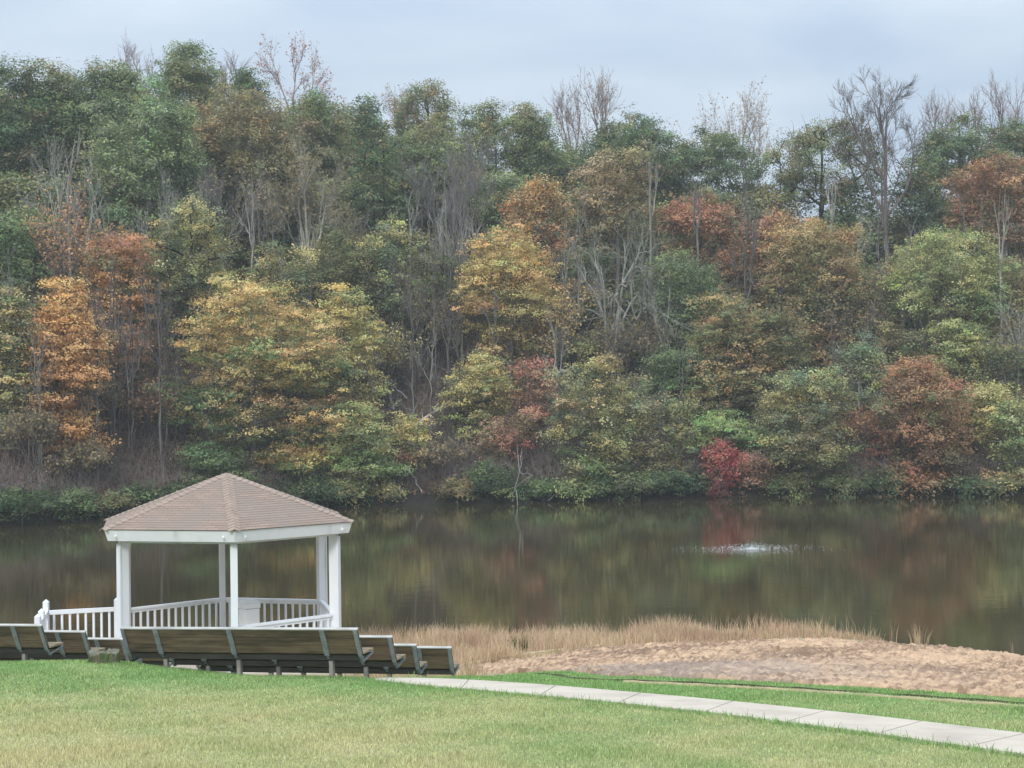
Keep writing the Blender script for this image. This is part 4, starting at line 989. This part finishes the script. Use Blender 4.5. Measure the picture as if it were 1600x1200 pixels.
# ---- fallen and leaning wood on the bank
def log(name, label, pts, rads, colr, cat='fallen tree', twigs=0, seed=1):
    r = np.random.default_rng(seed); root_p = at(*pts[0])
    P = np.array([at(*p) for p in pts]) - np.array(root_p)
    Q = resample3(P, 14); Q[1:-1] += r.normal(0, .05, (12, 3))
    rad = np.interp(np.linspace(0, 1, 14), np.linspace(0, 1, len(rads)), rads)
    nodes = [q for q in Q]; par = [-1] + list(range(13)); rd = list(rad)
    for k in range(twigs):
        i = int(r.integers(4, 14)); l = r.uniform(.8, 2.2); dd = (Q[13] - Q[0]); dd = dd / np.linalg.norm(dd) + r.normal(0, .55, 3); dd /= np.linalg.norm(dd)
        last = i; p = Q[i]
        for s in range(3):
            p = p + dd * l / 3 + r.normal(0, .09, 3); nodes.append(p); par.append(last); last = len(nodes) - 1; rd.append(.028 - .008 * s)
    o = wood_mesh(name, np.array(nodes), np.array(par), np.array(rd), colr, None, r); o.location = root_p
    tag(o, label, cat)
def resample3(P, n):
    s = np.r_[0, np.cumsum(np.linalg.norm(np.diff(P, axis=0), axis=1))]; t = np.linspace(0, s[-1], n)
    return np.stack([np.interp(t, s, P[:, k]) for k in range(3)], 1)
log('snag', 'white bent snag rising from the water left of centre', [(801, 783, 103.2), (806, 758, 103.2), (812, 738, 103.3), (832, 742, 103.6)], (.045, .038, .03, .014), (.38, .365, .34), 'snag', 4, 2)
log('fallen_tree', 'long pale fallen trunk slanting up across the bare earth bank', [(598, 700, 107), (660, 655, 110), (720, 618, 113), (755, 590, 115)], (.13, .11, .08, .04), (.33, .31, .29), twigs=9, seed=3)
log('fallen_tree', 'short broken trunk leaning steeply on the bare earth bank', [(615, 640, 113), (606, 610, 113.5), (602, 592, 114)], (.12, .10, .09), (.36, .34, .32), twigs=2, seed=4)
log('fallen_tree', 'thin broken branch leaning against the steep broken trunk', [(636, 622, 113), (618, 605, 113.2), (606, 594, 113.4)], (.06, .05, .03), (.33, .31, .3), twigs=1, seed=5)
log('dead_branch', 'pale dead branch dipping into the water right of the gazebo roof', [(664, 786, 103.3), (657, 765, 104), (640, 735, 105), (622, 712, 106)], (.035, .06, .07, .08), (.4, .385, .36), 'branch', 6, 6)
log('fallen_tree', 'grey fallen tree with bare branches lying in the water at right', [(1500, 774, 104), (1535, 764, 104.2), (1570, 748, 104.6), (1592, 740, 105)], (.16, .14, .10, .05), (.30, .27, .245), twigs=14, seed=7)
log('fallen_tree', 'thin grey dead stem slanting over water by the dark shrubs', [(856, 782, 103.6), (876, 768, 104), (900, 755, 104.5)], (.05, .045, .03), (.3, .28, .26), twigs=3, seed=8)

# ---- undergrowth twigs over the leaf litter
def undergrowth():
    r = np.random.default_rng(14); n = 13000
    x = r.uniform(-36, 40, n); d = .6 + 24 * r.uniform(0, 1, n) ** 1.3; y = shoreY(x) + d; z = hill(x, d)
    P0 = np.c_[x, y, z]; h = r.uniform(.5, 2.3, n)
    mid = P0 + np.c_[r.normal(0, .18, n) * h, r.normal(0, .18, n) * h, h * .6]; end = mid + np.c_[r.normal(0, .3, n) * h, r.normal(0, .3, n) * h, h * .45]
    s1 = mid + np.c_[r.normal(0, .35, n), r.normal(0, .35, n), r.uniform(.1, .6, n)]; s2 = mid + np.c_[r.normal(0, .4, n), r.normal(0, .4, n), r.uniform(0, .5, n)]
    A = np.concatenate([P0, mid, mid, mid]); B = np.concatenate([mid, end, s1, s2])
    V, I = frusta(A, B, np.r_[np.full(n, .018), np.full(3 * n, .011)], np.r_[np.full(n, .012), np.full(3 * n, .005)], 3)
    c = np.array((.21, .175, .165)) * (1 + .3 * vnoise(V, 15, .4)[:, None])
    o = np_mesh('undergrowth', V, 4, I, M['bark'], None, np.clip(c, .02, .6)); tag(o, 'grey tangle of bare undergrowth twigs on the leafy bank', kind='stuff')
    nl = 16000; x = r.uniform(-36, 40, nl); d = .3 + 26 * r.uniform(0, 1, nl) ** 1.2; y = shoreY(x) + d
    P = np.c_[x, y, hill(x, d) + np.abs(r.normal(.15, .25, nl))]
    cs = np.array([(.20, .095, .055), (.28, .16, .07), (.14, .09, .07), (.09, .10, .045), (.30, .22, .08)]); C = cs[r.choice(5, nl, p=[.33, .18, .27, .16, .06])] * r.uniform(.7, 1.2, (nl, 1))
    o = leaf_cards(r, P, unit(r, nl) + np.array([0, -.2, .8]), r.uniform(.14, .3, nl), .7, C, 'leaf_litter', None); tag(o, 'brown fallen leaves covering the bank under the trees', kind='stuff')
undergrowth()

# ------------------------------------------------------------------ grass
def blades(P, Hh, wd, lean, C, name, label, r, segs=2):
    n = len(P); a = r.uniform(0, 6.283, n); side = np.c_[np.cos(a), np.sin(a), np.zeros(n)] * (wd / 2)[:, None]
    dirn = unit(r, n) * np.array([1, 1, 0]); ln = dirn * lean[:, None]
    up_ = np.array([0, 0, 1.])
    if segs == 1:
        V = np.stack([P - side, P + side, P + ln * Hh[:, None] + up_ * Hh[:, None]], 1).reshape(-1, 3)
        o = np_mesh(name, V, 3, np.arange(3 * n), M['leaf'], None, np.repeat(C, 3, 0))
    else:
        m1 = P + ln * (Hh * .35)[:, None] + up_ * (Hh * .6)[:, None]; tp = P + ln * Hh[:, None] + up_ * Hh[:, None]
        V = np.stack([P - side, P + side, m1 + side * .7, m1 - side * .7, tp + side * .18, tp - side * .18], 1).reshape(-1, 3)
        b = np.arange(n)[:, None] * 6; I = np.concatenate([b + np.array([[0, 1, 2, 3]]), b + np.array([[3, 2, 4, 5]])], 1).reshape(-1)
        o = np_mesh(name, V, 4, I, M['leaf'], None, np.repeat(C, 6, 0))
    return tag(o, label, kind='stuff')
def lawn():
    r = np.random.default_rng(31); n = 760000
    y = 9.8 + 21.3 * r.uniform(0, 1, n) ** 1.25; x = r.uniform(-1, 1, n) * (.365 * y + .8)
    ok = ~inside(PATH, x, y) & ~inside(SAND, x, y + .05) & (shore_dry(x, y) < r.uniform(.2, .9, n)) & ~inside(APRON, x, y)
    x, y = x[ok], y[ok]; n = len(x)
    P = np.c_[x, y, ground(x, y) - .004]
    tall = np.exp(1.0 * vnoise(np.c_[x, y], 51, 2.2)) * .9
    edge = (y > 23.6) & (x < -.5)
    Hh = r.uniform(.018, .042, n) * np.clip(tall, .75, 1.5) * np.where(edge, 1.15, 1)
    wd = r.uniform(.006, .011, n) * np.clip(y / 17, .9, 1.6)
    C = lawn_color(x, y, r) * np.exp(.34 * r.normal(size=(n, 1)))
    pale = r.uniform(size=n) < .012; C[pale] = np.array((.55, .56, .42))
    blades(P, Hh, wd, r.uniform(.1, 1.0, n), np.clip(C, 0, .8), 'grass', 'short mown lawn, green with straw coloured patches', r, 1)
    # taller fringe along the walk's near edge
    Q = resample(near_e, 4000); Q2 = resample(far_e, 2500); q = np.concatenate([Q + r.normal(0, .05, Q.shape) - np.array([.03, .05]), Q2 + r.normal(0, .04, Q2.shape) + np.array([.03, .06])])
    n = len(q); P = np.c_[q, ground(q[:, 0], q[:, 1])]
    C = (GREEN * .9 + GREEN2 * .2) * np.exp(.25 * r.normal(size=(n, 1)))
    blades(P, r.uniform(.03, .075, n) * np.where(r.uniform(size=n) < .06, 2.0, 1), r.uniform(.008, .012, n), r.uniform(.1, .9, n), C, 'grass', 'uncut grass fringe along the edges of the sidewalk', r)
lawn()
def drygrass():
    r = np.random.default_rng(32); n = 70000
    x = r.uniform(-4.2, 9.6, n); y = r.uniform(29, 41, n); z = ground(x, y)
    lo = np.interp(x, [-4.2, -2.0, -.5, 1, 4, 7, 9.6], [32.6, 30.6, 30.6, 32.8, 34.6, 36.4, 38.2])
    f = np.clip((y - lo) / 2.2, 0, 1); ok = (z > -.12) & (y > lo) & ~inside(APRON, x, y) & (~inside(SAND, x, y) | ((r.uniform(size=n) < .10) & (y > 33) & ~inside(SAND, x, y + .9))) & (((x - GX) ** 2 + (y - GY) ** 2) > 3.3 ** 2)
    dn = .45 + .75 * vnoise(np.c_[x, y], 61, 1.4); ok &= r.uniform(size=n) < np.clip(dn + .25, .15, 1)
    x, y, z, f = x[ok], y[ok], z[ok], f[ok]; n = len(x)
    Hh = (.13 + .33 * f) * np.interp(x, [-2, 0, 2, 3.2, 5], [.72, .72, .8, .95, .8]) * r.uniform(.55, 1.15, n) * np.clip(1 + .75 * vnoise(np.c_[x, y], 62, 2.1), .4, 1.7) * np.interp(x, [6.5, 9.6], [1, .55])
    t = np.clip(.5 + .5 * vnoise(np.c_[x, y], 63, 1.2) + .3 * r.normal(size=n), 0, 1)[:, None]
    C = np.array((.64, .49, .315)) * t + np.array((.46, .31, .215)) * (1 - t); gnp = r.uniform(size=n) < .12 * (1 - f) + .03; C[gnp] = np.array((.24, .25, .09))
    C = C * np.exp(.18 * r.normal(size=(n, 1)))
    blades(np.c_[x, y, z - .01], Hh, r.uniform(.010, .02, n), r.uniform(.05, .6, n), np.clip(C, 0, .8), 'dry_grass', 'tall straw coloured dry grass along the near shore', r)
    # seed stalks
    k = 420; i = r.choice(np.flatnonzero(f > .5), k); P = np.c_[x[i], y[i], z[i]]
    blades(P, r.uniform(.4, .75, k), np.full(k, .012), r.uniform(.05, .35, k), np.tile((.56, .40, .28), (k, 1)), 'dry_grass', 'taller seed stalks standing out of the dry grass', r)
drygrass()
def tuft(name, label, u, v, n, h, spread, c, cat, group=None, Y=None, lean=.35, wd=.02):
    r = np.random.default_rng(int(u)); px = gp(u, v) if Y is None else (at(u, v, Y).x, Y); z = gz(*px)
    q = r.normal(0, spread, (n, 2)); a = r.uniform(0, 6.283, n)
    P = np.c_[q, np.zeros(n)]; Hh = r.uniform(.5, 1, n) * h; w_ = np.full(n, wd); side = np.c_[np.cos(a), np.sin(a), 0 * a] * (w_ / 2)[:, None]
    ln = np.c_[q / max(spread, .01) * .3 + r.normal(0, .3, (n, 2)), 0 * a] * lean
    m1 = P + ln * (Hh * .35)[:, None] + np.c_[0 * a, 0 * a, Hh * .6]; tp = P + ln * Hh[:, None] + np.c_[0 * a, 0 * a, Hh]
    V = np.stack([P - side, P + side, m1 + side * .8, m1 - side * .8, tp + side * .2, tp - side * .2], 1).reshape(-1, 3)
    b = np.arange(n)[:, None] * 6; I = np.concatenate([b + np.array([[0, 1, 2, 3]]), b + np.array([[3, 2, 4, 5]])], 1).reshape(-1)
    C = np.repeat(np.array(c) * np.exp(.2 * r.normal(size=(n, 1))), 6, 0)
    o = np_mesh(name, V, 4, I, M['leaf'], None, C); o.location = (px[0], px[1], z - .01)
    return tag(o, label, cat, group)
tuft('rush_clump', 'upright dark green rush clump standing in the dry grass', 812, 1015, 90, .42, .10, (.085, .13, .045), 'plant', Y=35.0)
w_t = tuft('wildflower', 'yellow flowering weed at the water edge behind the rush clump', 824, 992, 60, .40, .14, (.30, .27, .10), 'plant', Y=38.3)
tuft('dry_weed', 'thin solitary dry weed stalk at the sand edge, left of the bushy one', 1392, 1008, 7, .85, .07, (.42, .30, .2), 'weed', Y=38.2, lean=.2)
tuft('dry_weed', 'bushy dry weed tuft on the sand edge by the water', 1436, 1010, 30, .62, .10, (.45, .33, .21), 'weed', Y=37.9, lean=.4)
tuft('dry_weed', 'single short dry stalk at the far right of the sand edge', 1582, 1024, 5, .5, .015, (.40, .29, .2), 'weed', Y=36.9, lean=.2)
tuft('dry_weed', 'low dry weed tuft left of the thin solitary stalk', 1348, 1006, 45, .42, .22, (.45, .34, .21), 'weed', Y=38.4)

# ------------------------------------------------------------------ haze
def haze():
    x0, x1, y0, y1, z0, z1 = -176, 176, -126, 262, -3, 62
    b = MB(); b.box(((x0 + x1) / 2, (y0 + y1) / 2, (z0 + z1) / 2), (x1 - x0, y1 - y0, z1 - z0))
    m = bpy.data.materials.new('haze'); m.use_nodes = True; N, L = m.node_tree.nodes, m.node_tree.links
    N.clear(); out = N.new('ShaderNodeOutputMaterial'); v = N.new('ShaderNodeVolumePrincipled')
    v.inputs['Color'].default_value = (.90, .94, 1, 1); v.inputs['Density'].default_value = .00046; v.inputs['Anisotropy'].default_value = .1
    L.new(v.outputs[0], out.inputs['Volume'])
    tag(b.build('haze', m), kind='stuff')
haze()
